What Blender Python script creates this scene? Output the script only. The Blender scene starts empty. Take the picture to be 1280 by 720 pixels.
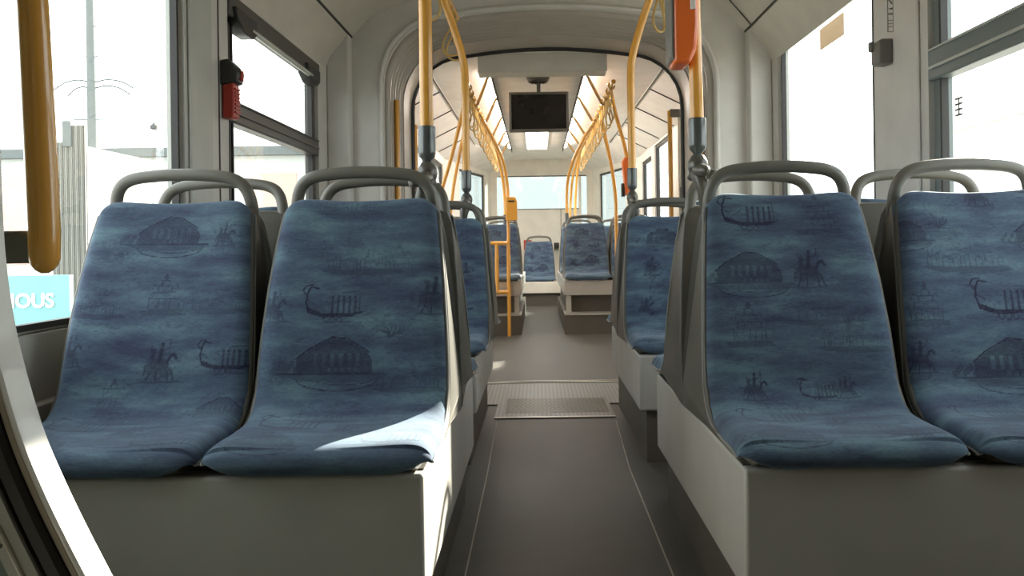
import bpy, math, random
import numpy as np
from mathutils import Vector, Matrix, Euler

random.seed(7)
S = bpy.context.scene
COL = S.collection

# ------------------------------------------------------------------ camera, light, exposure
CAMZ = 0.88
cam_d = bpy.data.cameras.new('camera')
cam_d.sensor_width = 36.0
cam_d.lens = 950.0 / 1280.0 * 36.0
cam_d.shift_x = -32.0 / 1280.0
cam_d.shift_y = -56.0 / 1280.0
cam_d.clip_start = 0.05
cam_d.clip_end = 400
cam = bpy.data.objects.new('camera', cam_d)
COL.objects.link(cam)
cam.matrix_world = Matrix.Translation((0, 0, CAMZ)) @ Matrix.Rotation(math.radians(90), 4, 'X') @ Matrix.Rotation(math.radians(-0.8), 4, 'Z')
S.camera = cam

world = bpy.data.worlds.new('sky')
S.world = world
world.use_nodes = True
wn = world.node_tree.nodes
wn['Background'].inputs[0].default_value = (0.955, 0.985, 1.0, 1)
wn['Background'].inputs[1].default_value = 3.6

sun_d = bpy.data.lights.new('sun', 'SUN')
sun_d.energy = 30.0
sun_d.color = (1.0, 0.91, 0.78)
sun_d.angle = math.radians(0.8)
sun = bpy.data.objects.new('sun', sun_d)
COL.objects.link(sun)
sun.rotation_euler = Vector((0.58, 0.81, 0.385)).to_track_quat('Z', 'Y').to_euler()
sun.location = (20, 30, 20)

S.view_settings.view_transform = 'Standard'
S.view_settings.look = 'None'
S.view_settings.gamma = 1.0
S.view_settings.use_curve_mapping = False
S.view_settings.exposure = 0.30
S.cycles.max_bounces = 10
S.cycles.diffuse_bounces = 7
S.cycles.transparent_max_bounces = 16
S.cycles.sample_clamp_indirect = 8.0
S.cycles.caustics_reflective = False
S.cycles.caustics_refractive = False


# ------------------------------------------------------------------ materials
def nt(name):
    m = bpy.data.materials.new(name)
    m.use_nodes = True
    n = m.node_tree
    return m, n, n.nodes['Principled BSDF']


def mat(name, col, rough=0.5, metal=0.0, var=0.06, scale=6.0, bump=0.0, bscale=200.0, coat=0.0, spec=0.5, emit=None):
    m, n, b = nt(name)
    tc = n.nodes.new('ShaderNodeTexCoord')
    ns = n.nodes.new('ShaderNodeTexNoise')
    ns.inputs['Scale'].default_value = scale
    ns.inputs['Detail'].default_value = 5
    n.links.new(tc.outputs['Object'], ns.inputs['Vector'])
    r = n.nodes.new('ShaderNodeValToRGB')
    r.color_ramp.elements[0].position = 0.3
    r.color_ramp.elements[1].position = 0.7
    r.color_ramp.elements[0].color = tuple(c * (1 - var) for c in col) + (1,)
    r.color_ramp.elements[1].color = tuple(min(1, c * (1 + var)) for c in col) + (1,)
    n.links.new(ns.outputs['Fac'], r.inputs['Fac'])
    n.links.new(r.outputs['Color'], b.inputs['Base Color'])
    b.inputs['Roughness'].default_value = rough
    b.inputs['Metallic'].default_value = metal
    b.inputs['Specular IOR Level'].default_value = spec
    b.inputs['Coat Weight'].default_value = coat
    if emit:
        b.inputs['Emission Color'].default_value = tuple(emit[:3]) + (1,)
        b.inputs['Emission Strength'].default_value = emit[3]
    if bump > 0:
        n2 = n.nodes.new('ShaderNodeTexNoise')
        n2.inputs['Scale'].default_value = bscale
        n.links.new(tc.outputs['Object'], n2.inputs['Vector'])
        bp = n.nodes.new('ShaderNodeBump')
        bp.inputs['Strength'].default_value = bump
        bp.inputs['Distance'].default_value = 0.002
        n.links.new(n2.outputs['Fac'], bp.inputs['Height'])
        n.links.new(bp.outputs['Normal'], b.inputs['Normal'])
    return m


def glass(name, tint=(0.94, 0.965, 0.955), refl=0.9):
    m = bpy.data.materials.new(name)
    m.use_nodes = True
    n = m.node_tree
    n.nodes.clear()
    out = n.nodes.new('ShaderNodeOutputMaterial')
    tr = n.nodes.new('ShaderNodeBsdfTransparent')
    tr.inputs['Color'].default_value = tint + (1,)
    gl = n.nodes.new('ShaderNodeBsdfGlossy')
    gl.inputs['Roughness'].default_value = 0.02
    gl.inputs['Color'].default_value = (refl, refl, refl, 1)
    lw = n.nodes.new('ShaderNodeLayerWeight')
    lw.inputs['Blend'].default_value = 0.5
    pw = n.nodes.new('ShaderNodeMath')
    pw.operation = 'POWER'
    pw.inputs[1].default_value = 5.0
    n.links.new(lw.outputs['Facing'], pw.inputs[0])
    fr = n.nodes.new('ShaderNodeMapRange')
    fr.inputs[3].default_value = 0.04
    fr.inputs[4].default_value = 0.9
    n.links.new(pw.outputs[0], fr.inputs[0])
    mx = n.nodes.new('ShaderNodeMixShader')
    n.links.new(fr.outputs[0], mx.inputs[0])
    n.links.new(tr.outputs[0], mx.inputs[1])
    n.links.new(gl.outputs[0], mx.inputs[2])
    n.links.new(mx.outputs[0], out.inputs[0])
    return m


def fabric_mat():
    m, n, b = nt('blue_print_fabric')
    uv = n.nodes.new('ShaderNodeUVMap')
    uv.uv_map = 'UVMap'
    mp = n.nodes.new('ShaderNodeMapping')
    mp.inputs['Scale'].default_value = (3.0, 11.0, 1.0)
    n.links.new(uv.outputs[0], mp.inputs[0])
    n1 = n.nodes.new('ShaderNodeTexNoise')
    n1.inputs['Scale'].default_value = 1.6
    n1.inputs['Detail'].default_value = 6
    n1.inputs['Roughness'].default_value = 0.6
    n.links.new(mp.outputs[0], n1.inputs['Vector'])
    r = n.nodes.new('ShaderNodeValToRGB')
    e = r.color_ramp.elements
    e[0].position = 0.34
    e[0].color = (0.046, 0.058, 0.110, 1)
    e[1].position = 0.68
    e[1].color = (0.128, 0.210, 0.258, 1)
    k = e.new(0.52)
    k.color = (0.082, 0.124, 0.182, 1)
    n.links.new(n1.outputs['Fac'], r.inputs['Fac'])
    at = n.nodes.new('ShaderNodeAttribute')
    at.attribute_name = 'ink'
    mx = n.nodes.new('ShaderNodeMix')
    mx.data_type = 'RGBA'
    mx.inputs[7].default_value = (0.020, 0.018, 0.045, 1)
    n.links.new(at.outputs['Fac'], mx.inputs[0])
    n.links.new(r.outputs['Color'], mx.inputs[6])
    # engraved hatching everywhere, very faint
    mp2 = n.nodes.new('ShaderNodeMapping')
    mp2.inputs['Scale'].default_value = (60.0, 260.0, 1.0)
    n.links.new(uv.outputs[0], mp2.inputs[0])
    n2 = n.nodes.new('ShaderNodeTexNoise')
    n2.inputs['Scale'].default_value = 1.5
    n2.inputs['Detail'].default_value = 3
    n.links.new(mp2.outputs[0], n2.inputs['Vector'])
    mr = n.nodes.new('ShaderNodeMapRange')
    mr.inputs[1].default_value = 0.35
    mr.inputs[2].default_value = 0.75
    mr.inputs[3].default_value = 0.82
    mr.inputs[4].default_value = 1.15
    n.links.new(n2.outputs['Fac'], mr.inputs[0])
    mu = n.nodes.new('ShaderNodeVectorMath')
    mu.operation = 'SCALE'
    n.links.new(mx.outputs[2], mu.inputs[0])
    n.links.new(mr.outputs[0], mu.inputs[3])
    n.links.new(mu.outputs[0], b.inputs['Base Color'])
    b.inputs['Roughness'].default_value = 0.85
    b.inputs['Sheen Weight'].default_value = 0.35
    b.inputs['Sheen Roughness'].default_value = 0.45
    b.inputs['Sheen Tint'].default_value = (0.6, 0.75, 0.9, 1)
    b.inputs['Specular IOR Level'].default_value = 0.2
    n3 = n.nodes.new('ShaderNodeTexNoise')
    n3.inputs['Scale'].default_value = 700
    n.links.new(uv.outputs[0], n3.inputs['Vector'])
    bp = n.nodes.new('ShaderNodeBump')
    bp.inputs['Strength'].default_value = 0.25
    bp.inputs['Distance'].default_value = 0.001
    n.links.new(n3.outputs['Fac'], bp.inputs['Height'])
    n.links.new(bp.outputs['Normal'], b.inputs['Normal'])
    return m


def paper_mat():
    m, n, b = nt('sticker_beige')
    b.inputs['Base Color'].default_value = (0.72, 0.64, 0.54, 1)
    tr = n.nodes.new('ShaderNodeBsdfTranslucent')
    tr.inputs['Color'].default_value = (0.42, 0.36, 0.29, 1)
    mx = n.nodes.new('ShaderNodeMixShader')
    mx.inputs[0].default_value = 0.55
    n.links.new(b.outputs[0], mx.inputs[1])
    n.links.new(tr.outputs[0], mx.inputs[2])
    n.links.new(mx.outputs[0], n.nodes['Material Output'].inputs[0])
    return m


def floor_mat():
    m, n, b = nt('floor_linoleum')
    tc = n.nodes.new('ShaderNodeTexCoord')
    n1 = n.nodes.new('ShaderNodeTexNoise')
    n1.inputs['Scale'].default_value = 3.0
    n1.inputs['Detail'].default_value = 8
    n.links.new(tc.outputs['Object'], n1.inputs['Vector'])
    r = n.nodes.new('ShaderNodeValToRGB')
    r.color_ramp.elements[0].position = 0.3
    r.color_ramp.elements[0].color = (0.074, 0.071, 0.063, 1)
    r.color_ramp.elements[1].position = 0.7
    r.color_ramp.elements[1].color = (0.105, 0.101, 0.090, 1)
    n.links.new(n1.outputs['Fac'], r.inputs['Fac'])
    v = n.nodes.new('ShaderNodeTexNoise')
    v.inputs['Scale'].default_value = 260
    n.links.new(tc.outputs['Object'], v.inputs['Vector'])
    mr = n.nodes.new('ShaderNodeMapRange')
    mr.inputs[1].default_value = 0.35
    mr.inputs[2].default_value = 0.7
    mr.inputs[3].default_value = 0.85
    mr.inputs[4].default_value = 1.2
    n.links.new(v.outputs['Fac'], mr.inputs[0])
    mu = n.nodes.new('ShaderNodeVectorMath')
    mu.operation = 'SCALE'
    n.links.new(r.outputs['Color'], mu.inputs[0])
    n.links.new(mr.outputs[0], mu.inputs[3])
    n.links.new(mu.outputs[0], b.inputs['Base Color'])
    r2 = n.nodes.new('ShaderNodeMapRange')
    r2.inputs[3].default_value = 0.46
    r2.inputs[4].default_value = 0.58
    n.links.new(n1.outputs['Fac'], r2.inputs[0])
    n.links.new(r2.outputs[0], b.inputs['Roughness'])
    b.inputs['Specular IOR Level'].default_value = 0.32
    return m


def stripes_mat(name, c1, c2, scale, axis='X', rough=0.6):
    m, n, b = nt(name)
    tc = n.nodes.new('ShaderNodeTexCoord')
    w = n.nodes.new('ShaderNodeTexWave')
    w.bands_direction = axis
    w.inputs['Scale'].default_value = scale
    w.inputs['Distortion'].default_value = 0.4
    n.links.new(tc.outputs['Object'], w.inputs['Vector'])
    mx = n.nodes.new('ShaderNodeMix')
    mx.data_type = 'RGBA'
    mx.inputs[6].default_value = c1 + (1,)
    mx.inputs[7].default_value = c2 + (1,)
    n.links.new(w.outputs['Fac'], mx.inputs[0])
    n.links.new(mx.outputs[2], b.inputs['Base Color'])
    b.inputs['Roughness'].default_value = rough
    return m


M = {
    'fabric': fabric_mat(),
    'shell': mat('shell_grey_plastic', (0.082, 0.077, 0.064), 0.42, bump=0.15, bscale=500),
    'handle': mat('handle_grey_plastic', (0.150, 0.145, 0.122), 0.36),
    'piping': mat('piping_pale', (0.27, 0.27, 0.255), 0.6),
    'podium': mat('podium_warm_grey', (0.44, 0.42, 0.385), 0.42, coat=0.1),
    'skirt': mat('skirt_brown_grey', (0.115, 0.10, 0.085), 0.6),
    'seam': mat('seam_pale', (0.33, 0.31, 0.26), 0.5),
    'floor': floor_mat(),
    'plate': stripes_mat('gangway_plate_ribbed', (0.13, 0.13, 0.12), (0.21, 0.21, 0.20), 14.0, 'X', 0.42),
    'steel': mat('brushed_steel', (0.50, 0.49, 0.45), 0.3, 0.8),
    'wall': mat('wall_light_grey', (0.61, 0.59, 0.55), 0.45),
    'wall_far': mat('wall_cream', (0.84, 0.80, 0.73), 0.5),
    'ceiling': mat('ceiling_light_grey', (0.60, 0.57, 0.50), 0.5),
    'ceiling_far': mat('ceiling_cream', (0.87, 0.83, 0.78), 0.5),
    'line': mat('joint_dark', (0.05, 0.045, 0.04), 0.6),
    'frame': mat('window_frame_dark', (0.085, 0.078, 0.070), 0.4),
    'frame_light': mat('window_frame_light', (0.50, 0.51, 0.47), 0.4),
    'frame_blue': mat('window_frame_blue_grey', (0.17, 0.20, 0.20), 0.35),
    'rubber': mat('rubber_black', (0.025, 0.023, 0.022), 0.5),
    'glass': glass('window_glass'),
    'glass_green': glass('screen_glass_green', (0.68, 0.80, 0.74)),
    'glass_cab': glass('cab_glass_tinted', (0.465, 0.50, 0.485)),
    'yellow': mat('yellow_enamel', (0.80, 0.39, 0.065), 0.26, coat=0.5, var=0.03),
    'orange': mat('orange_plastic', (0.85, 0.17, 0.03), 0.3, coat=0.3, var=0.03),
    'sleeve': mat('sleeve_dark_grey', (0.125, 0.135, 0.135), 0.22, 0.35),
    'sleeve_joint': mat('joint_grey', (0.12, 0.115, 0.10), 0.28, 0.2),
    'bellows': mat('bellows_grey', (0.40, 0.365, 0.315), 0.34),
    'strap': mat('strap_tan', (0.52, 0.33, 0.10), 0.4),
    'red': mat('hammer_red', (0.42, 0.035, 0.02), 0.4),
    'black': mat('black_plastic', (0.03, 0.028, 0.027), 0.4),
    'screen': mat('screen_off', (0.015, 0.013, 0.013), 0.25),
    'screen_frame': mat('screen_frame', (0.17, 0.16, 0.14), 0.45),
    'cream': mat('cream_panel', (0.80, 0.76, 0.68), 0.45),
    'white_gloss': mat('white_gloss', (0.80, 0.78, 0.72), 0.22, coat=0.6, var=0.02),
    'beige': mat('beige_plastic', (0.52, 0.48, 0.38), 0.45),
    'paper': paper_mat(),
    'ink_grey': mat('print_grey', (0.20, 0.20, 0.18), 0.6),
    'diffuser': mat('lamp_diffuser', (0.9, 0.88, 0.8), 0.5, emit=(1, 0.94, 0.87, 15.0)),
    'strip_lamp': mat('strip_lamp', (0.9, 0.85, 0.78), 0.5, emit=(1, 0.93, 0.86, 24.0)),
    'ext_white': mat('facade_pale', (0.62, 0.64, 0.62), 0.8),
    'ext_peach': mat('facade_peach', (0.60, 0.45, 0.38), 0.8),
    'ext_corr': stripes_mat('corrugated_cladding', (0.15, 0.15, 0.135), (0.29, 0.29, 0.26), 5.0, 'X', 0.7),
    'ext_pole': mat('mast_grey', (0.13, 0.15, 0.15), 0.7),
    'ext_dark': mat('wire_dark', (0.06, 0.07, 0.075), 0.7),
    'ext_ground': mat('paving_pale', (0.35, 0.34, 0.31), 0.9, scale=0.5),
    'turq': mat('sign_turquoise', (0.20, 0.46, 0.47), 0.5, var=0.01),
    'sign_white': mat('letter_white', (0.80, 0.82, 0.82), 0.5),
}


# ------------------------------------------------------------------ mesh helpers
class MB:
    def __init__(s):
        s.v = []
        s.f = []

    def add(s, vs, fs):
        o = len(s.v)
        s.v += [tuple(p) for p in vs]
        s.f += [tuple(i + o for i in f) for f in fs]
        return s

    def box(s, x0, x1, y0, y1, z0, z1):
        vs = [(x, y, z) for z in (z0, z1) for y in (y0, y1) for x in (x0, x1)]
        return s.add(vs, [(0, 2, 3, 1), (4, 5, 7, 6), (0, 1, 5, 4), (2, 6, 7, 3), (0, 4, 6, 2), (1, 3, 7, 5)])

    def tube(s, pts, r, n=14, cap=True, closed=False, sx=1.0):
        pts = [Vector(p) for p in pts]
        N = len(pts)
        rs = r if isinstance(r, (list, tuple)) else [r] * N
        T = []
        for i in range(N):
            if closed:
                d = pts[(i + 1) % N] - pts[i - 1]
            else:
                d = pts[min(i + 1, N - 1)] - pts[max(i - 1, 0)]
            T.append(d.normalized())
        up = Vector((0, 0, 1)) if abs(T[0].z) < 0.9 else Vector((1, 0, 0))
        a = (up - T[0] * up.dot(T[0])).normalized()
        vs = []
        for i in range(N):
            a = (a - T[i] * a.dot(T[i])).normalized()
            b = T[i].cross(a)
            for k in range(n):
                t = 2 * math.pi * k / n
                vs.append(pts[i] + a * (math.cos(t) * rs[i]) + b * (math.sin(t) * rs[i] * sx))
        fs = []
        for i in range(N if closed else N - 1):
            j = (i + 1) % N
            for k in range(n):
                l = (k + 1) % n
                fs.append((i * n + k, i * n + l, j * n + l, j * n + k))
        if cap and not closed:
            fs.append(tuple(range(n - 1, -1, -1)))
            fs.append(tuple((N - 1) * n + k for k in range(n)))
        return s.add(vs, fs)

    def lathe(s, prof, n=24, c=(0, 0, 0)):
        vs = []
        for r, z in prof:
            for k in range(n):
                t = 2 * math.pi * k / n
                vs.append((c[0] + r * math.cos(t), c[1] + r * math.sin(t), c[2] + z))
        fs = []
        for i in range(len(prof) - 1):
            for k in range(n):
                l = (k + 1) % n
                fs.append((i * n + k, i * n + l, (i + 1) * n + l, (i + 1) * n + k))
        fs.append(tuple(range(n - 1, -1, -1)))
        fs.append(tuple((len(prof) - 1) * n + k for k in range(n)))
        return s.add(vs, fs)

    def prism(s, poly, a0, a1, axis='x'):
        """poly: 2D points; extruded along axis from a0 to a1"""
        def P(p, a):
            return {'x': (a, p[0], p[1]), 'y': (p[0], a, p[1]), 'z': (p[0], p[1], a)}[axis]
        n = len(poly)
        vs = [P(p, a0) for p in poly] + [P(p, a1) for p in poly]
        fs = [tuple(range(n)), tuple(range(2 * n - 1, n - 1, -1))]
        for i in range(n):
            j = (i + 1) % n
            fs.append((i, i + n, j + n, j))
        return s.add(vs, fs)

    def mesh(s, name, material, smooth=False):
        me = bpy.data.meshes.new(name)
        me.from_pydata(s.v, [], s.f)
        me.materials.append(material)
        bm_fix(me)
        if smooth:
            for p in me.polygons:
                p.use_smooth = True
            try:
                me.set_sharp_from_angle(angle=math.radians(40))
            except Exception:
                pass
        me.update()
        return me

    def build(s, name, material, parent=None, smooth=False, bevel=0.0, seg=2):
        o = bpy.data.objects.new(name, s.mesh(name, material, smooth))
        COL.objects.link(o)
        o.parent = parent
        if bevel:
            add_bevel(o, bevel, seg)
        return o


def bm_fix(me):
    import bmesh
    bm = bmesh.new()
    bm.from_mesh(me)
    bmesh.ops.recalc_face_normals(bm, faces=bm.faces)
    bm.to_mesh(me)
    bm.free()


def add_bevel(o, w, seg=2):
    m = o.modifiers.new('bevel', 'BEVEL')
    m.width = w
    m.segments = seg
    m.limit_method = 'ANGLE'
    m.angle_limit = math.radians(35)
    for p in o.data.polygons:
        p.use_smooth = True
    try:
        o.data.set_sharp_from_angle(angle=math.radians(60))
    except Exception:
        pass


def smooth_path(pts, n=8):
    """Catmull-Rom"""
    P = [Vector(p) for p in pts]
    P = [P[0] * 2 - P[1]] + P + [P[-1] * 2 - P[-2]]
    out = []
    for i in range(1, len(P) - 2):
        for k in range(n):
            t = k / n
            a, b, c, d = P[i - 1], P[i], P[i + 1], P[i + 2]
            out.append(0.5 * ((2 * b) + (c - a) * t + (2 * a - 5 * b + 4 * c - d) * t * t + (3 * b - a - 3 * c + d) * t ** 3))
    out.append(P[-2])
    return out


def empty(name, loc=(0, 0, 0), rz=0.0):
    o = bpy.data.objects.new(name, None)
    o.empty_display_size = 0.05
    COL.objects.link(o)
    o.location = loc
    o.rotation_euler = (0, 0, rz)
    return o


def tag(o, label, cat, group=None):
    o['label'] = label
    o['category'] = cat
    if group:
        o['group'] = group
    return o


def struct(o):
    o['kind'] = 'structure'
    return o


def copy_tree(o, parent=None):
    c = o.copy()
    COL.objects.link(c)
    if parent:
        c.parent = parent
    for ch in list(o.children):
        copy_tree(ch, c)
    return c


def inst(name, me, parent, bevel=0):
    o = bpy.data.objects.new(name, me)
    COL.objects.link(o)
    o.parent = parent
    if bevel:
        m = o.modifiers.new('bevel', 'BEVEL')
        m.width = bevel
        m.segments = 3
        m.limit_method = 'ANGLE'
        m.angle_limit = math.radians(35)
    return o


# ------------------------------------------------------------------ dimensions
XL, XR, XC = -1.20, 1.36, 0.08          # side walls, tram axis
YB, YE = -1.1, 4.45                      # near car back and front end walls
YF = 5.25                                # start of the second car
YT, YN = 10.0, 12.0                      # nose taper, cab partition
WT = 0.06


def car_section():
    p = [(XL, 0.0), (XL, 1.0), (XL, 1.90), (-1.175, 1.97), (-1.07, 2.10)]
    for i in range(1, 20):
        t = i / 20
        x = -1.07 + t * (1.23 - (-1.07))
        s = (x - XC) / 1.15
        p.append((x, 2.10 + 0.29 * math.sqrt(max(0, 1 - s * s))))
    p += [(1.23, 2.10), (1.335, 1.97), (XR, 1.90), (XR, 1.0), (XR, 0.0)]
    return p


def arch_section(half=0.93, top=2.17, r=0.36, crown=0.045, n=10):
    p = [(XC - half, 0.0), (XC - half, (top - r) * 0.5), (XC - half, top - r)]
    for i in range(1, n + 1):
        a = math.pi - i / n * math.pi / 2
        p.append((XC - half + r + r * math.cos(a), top - r + r * math.sin(a)))
    m = 8
    w = half - r
    for i in range(1, m):
        x = -w + 2 * w * i / m
        p.append((XC + x, top + crown * (1 - (x / w) ** 2)))
    for i in range(0, n + 1):
        a = math.pi / 2 - i / n * math.pi / 2
        p.append((XC + half - r + r * math.cos(a), top - r + r * math.sin(a)))
    p += [(XC + half, (top - r) * 0.5), (XC + half, 0.0)]
    return p


def resample(poly, n):
    P = [Vector(p) for p in poly]
    d = [0]
    for i in range(1, len(P)):
        d.append(d[-1] + (P[i] - P[i - 1]).length)
    out = []
    j = 0
    for k in range(n):
        t = d[-1] * k / (n - 1)
        while j < len(d) - 2 and d[j + 1] < t:
            j += 1
        f = (t - d[j]) / max(1e-9, d[j + 1] - d[j])
        out.append(P[j].lerp(P[j + 1], min(1, max(0, f))))
    return out


# ------------------------------------------------------------------ shell of the near car
def wall_with_holes(mb, x_in, x_out, y0, y1, z0, z1, holes):
    ys = y0
    for (a, b, c, d) in sorted(holes):
        if a > ys:
            mb.box(x_in, x_out, ys, a, z0, z1)
        mb.box(x_in, x_out, a, b, z0, c)
        mb.box(x_in, x_out, a, b, d, z1)
        ys = b
    if ys < y1:
        mb.box(x_in, x_out, ys, y1, z0, z1)


L_WIN = [(1.0, 2.60, 0.68, 1.95), (2.97, 4.19, 0.68, 1.88)]
R_WIN = [(1.0, 2.63, 0.68, 1.97), (3.05, 4.27, 0.68, 1.97)]
L2_WIN = [(6.95, 8.35, 0.80, 1.90), (8.65, 9.75, 0.80, 1.90)]
R2_WIN = [(7.60, 8.75, 1.06, 1.98), (9.0, 9.8, 1.06, 1.90)]
L2_DOOR = (5.45, 6.65, 0.0, 2.0)
R2_DOOR = (5.45, 6.75, 0.0, 2.0)

mb = MB()
wall_with_holes(mb, XL - WT, XL, YB, YE + .05, -0.05, 1.90, L_WIN)
struct(mb.build('wall_left', M['wall']))
mb = MB()
wall_with_holes(mb, XR, XR + WT, YB, YE + .05, -0.05, 1.98, R_WIN)
struct(mb.build('wall_right', M['wall']))

# ceiling of near car (cove + vault)
sec = car_section()[2:-2]
mb = MB()
up = [(x, z + 0.05) for x, z in sec]
poly = sec + up[::-1]
n = len(sec)
vs = [(x, YB, z) for x, z in sec] + [(x, YE, z) for x, z in sec] + [(x, YB, z + .05) for x, z in sec] + [(x, YE, z + .05) for x, z in sec]
fs = []
for i in range(n - 1):
    fs.append((i, i + 1, n + i + 1, n + i))
    fs.append((2 * n + i, 3 * n + i, 3 * n + i + 1, 2 * n + i + 1))
    fs.append((i, 2 * n + i, 2 * n + i + 1, i + 1))
    fs.append((n + i, n + i + 1, 3 * n + i + 1, 3 * n + i))
fs.append((0, n, 3 * n, 2 * n))
fs.append((n - 1, 3 * n - 1, 4 * n - 1, 2 * n - 1))
mb.add(vs, fs)
struct(mb.build('ceiling', M['ceiling'], smooth=True))

# joints in the ceiling where the side panels meet the vault
for i, (x, z) in enumerate(((-1.07, 2.098), (1.23, 2.098))):
    mb = MB().box(x - 0.005, x + 0.005, YB + .01, YE - 0.01, z - 0.004, z + 0.006)
    struct(mb.build('trim_%d' % (i + 1), M['line']))
mb = MB()
mb.box(1.085, 1.093, YB + .01, YE - .22, 2.213, 2.222)
mb.tube([(1.089, YE - .22, 2.215), (1.155, YE - .17, 2.17), (1.228, YE - .14, 2.10)], 0.004, 6)
struct(mb.build('trim_3', M['line']))


def end_wall(name, y, th, outer, inner, material):
    N = 90
    A = resample(outer, N)
    A = [Vector((XC + (p.x - XC) * 1.035, p.y * 1.018)) for p in A]
    B = resample(inner, N)
    vs, fs = [], []
    for yy in (y, y + th):
        vs += [(p.x, yy, p.y) for p in A] + [(p.x, yy, p.y) for p in B]
    for i in range(N - 1):
        fs.append((i, i + 1, N + i + 1, N + i))
        fs.append((2 * N + i, 3 * N + i, 3 * N + i + 1, 2 * N + i + 1))
        fs.append((N + i, N + i + 1, 3 * N + i + 1, 3 * N + i))
        fs.append((i, 2 * N + i, 2 * N + i + 1, i + 1))
    return struct(MB().add(vs, fs).build(name, material))


end_wall('wall_front', YE, 0.04, car_section(), arch_section(0.97, 2.21, 0.39), M['wall'])
# corner columns in front of the end wall
mb = MB().box(XL, -1.07, YE - 0.09, YE, 0, 2.10)
struct(mb.build('trim_4', M['wall'], bevel=0.01))
mb = MB().box(1.23, XR, YE - 0.09, YE, 0, 2.10)
struct(mb.build('trim_5', M['wall'], bevel=0.01))
# back end wall behind the camera
mb = MB().box(XL - WT, XR + WT, YB - .06, YB, -.05, 2.5)
struct(mb.build('wall_back', M['skirt']))

# floor
mb = MB().box(XL - WT, XR + WT, YB, 3.80, -0.05, 0.0)
mb.box(XL - WT, XR + WT, 4.82, YN + .3, -0.05, 0.0)
mb.box(XL - WT, XR + WT, 3.80, 4.82, -0.05, -0.004)
struct(mb.build('floor', M['floor']))

# ribbed gangway plate with its curved joint strip
plate = empty('gangway_plate', (XC, 4.3, 0))
tag(plate, 'ribbed grey metal plate set in the aisle floor under the bellows', 'floor plate')
R0 = 3.2
arc = []
for i in range(25):
    x = -0.95 + 1.9 * i / 24
    arc.append((x, math.sqrt(R0 * R0 - x * x) - R0 + 4.78 - 4.3))
mb = MB()
mb.prism([(-0.31, 3.84 - 4.3), (0.30, 3.84 - 4.3), (0.30, 4.15 - 4.3), (0.90, 4.15 - 4.3)] + [q for q in arc[::-1] if abs(q[0]) < .9] + [(-.90, 4.15 - 4.3), (-.31, 4.15 - 4.3)], -0.003, 0.003, 'z')
mb.build('plate', M['plate'], plate)
mb = MB()
for i in range(26):
    yy = 3.93 - 4.3 + i * 0.014
    for k in range(18):
        xx = -0.26 + k * 0.03 + (0.015 if i % 2 else 0)
        mb.box(xx, xx + .015, yy, yy + .005, 0.003, 0.0052)
st = mb.build('tread_pattern', M['steel'], plate)
st['kind'] = 'stuff'
mb = MB().tube([(x, y, 0.004) for x, y in arc if abs(x) < .9], 0.008, 8)
mb.build('joint_strip', M['steel'], plate, smooth=True)
mb = MB().box(-0.31, 0.30, 3.815 - 4.3, 3.835 - 4.3, -0.003, 0.006)
mb.build('edge_strip', M['steel'], plate)
mb = MB().box(-0.90, 0.90, 4.83 - 4.3, 4.845 - 4.3, 0.0, 0.005)
mb.build('edge_strip', M['steel'], plate)

# ------------------------------------------------------------------ bellows
bl = empty('gangway_bellows', (XC, YE, 0))
tag(bl, 'grey ribbed rubber bellows arch around the passage between the two tram cars', 'bellows')


def section_loft(rows, name, material, parent, org):
    """rows: list of (y, section pts)"""
    vs, fs = [], []
    n = len(rows[0][1])
    for y, sc in rows:
        vs += [(x - org[0], y - org[1], z) for x, z in sc]
    for i in range(len(rows) - 1):
        for k in range(n - 1):
            fs.append((i * n + k, i * n + k + 1, (i + 1) * n + k + 1, (i + 1) * n + k))
    me = MB().add(vs, fs).mesh(name, material, True)
    o = bpy.data.objects.new(name, me)
    COL.objects.link(o)
    o.parent = parent
    return o


rows = []
K = 6
for i in range(K * 10 + 1):
    t = i / (K * 10)
    y = YE + 0.03 + t * (YF - YE - 0.06)
    d = 0.045 if t > 0.55 else 0.036 * abs(math.sin(math.pi * K * t / 0.55)) ** 0.6 * (1 if t < .5 else 1) + 0.009 * t / .55
    rows.append((y, arch_section(0.975 - d, 2.215 - d, 0.38)))
folds = section_loft(rows, 'folds', M['bellows'], bl, (XC, YE))
sm = folds.modifiers.new('thick', 'SOLIDIFY')
sm.thickness = 0.012
sm.offset = 1


def ring(name, half, top, r, y, rad, material, parent, org, sx=1.0):
    sc = resample(arch_section(half, top, r), 70)
    return MB().tube([(p.x - org[0], y - org[1], p.y) for p in sc], rad, 10, sx=sx).build(name, material, parent, smooth=True)


ring('end_ring', 0.985, 2.225, 0.385, YE - 0.004, 0.014, M['wall'], bl, (XC, YE))
ring('end_ring', 0.928, 2.168, 0.36, YF - 0.05, 0.020, M['rubber'], bl, (XC, YE))

# ------------------------------------------------------------------ second car shell


def frac_wall(mb, P0, P1, holes, z1, th=0.05, side=-1):
    """vertical wall from P0 to P1 (2D), holes given as (t0,t1,z0,z1) in metres along"""
    P0, P1 = Vector(P0), Vector(P1)
    d = (P1 - P0)
    L = d.length
    d.normalize()
    nrm = Vector((-d.y, d.x)) * side

    def blk(t0, t1, a, b):
        c = [P0 + d * t0, P0 + d * t1, P0 + d * t1 + nrm * th, P0 + d * t0 + nrm * th]
        mb.prism([(p.x, p.y) for p in c], a, b, 'z')
    t = 0
    for (a, b, c, e) in sorted(holes):
        if a > t:
            blk(t, a, -.05, z1)
        if c > 0:
            blk(a, b, -.05, c)
        blk(a, b, e, z1)
        t = b
    if t < L:
        blk(t, L, -.05, z1)


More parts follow.
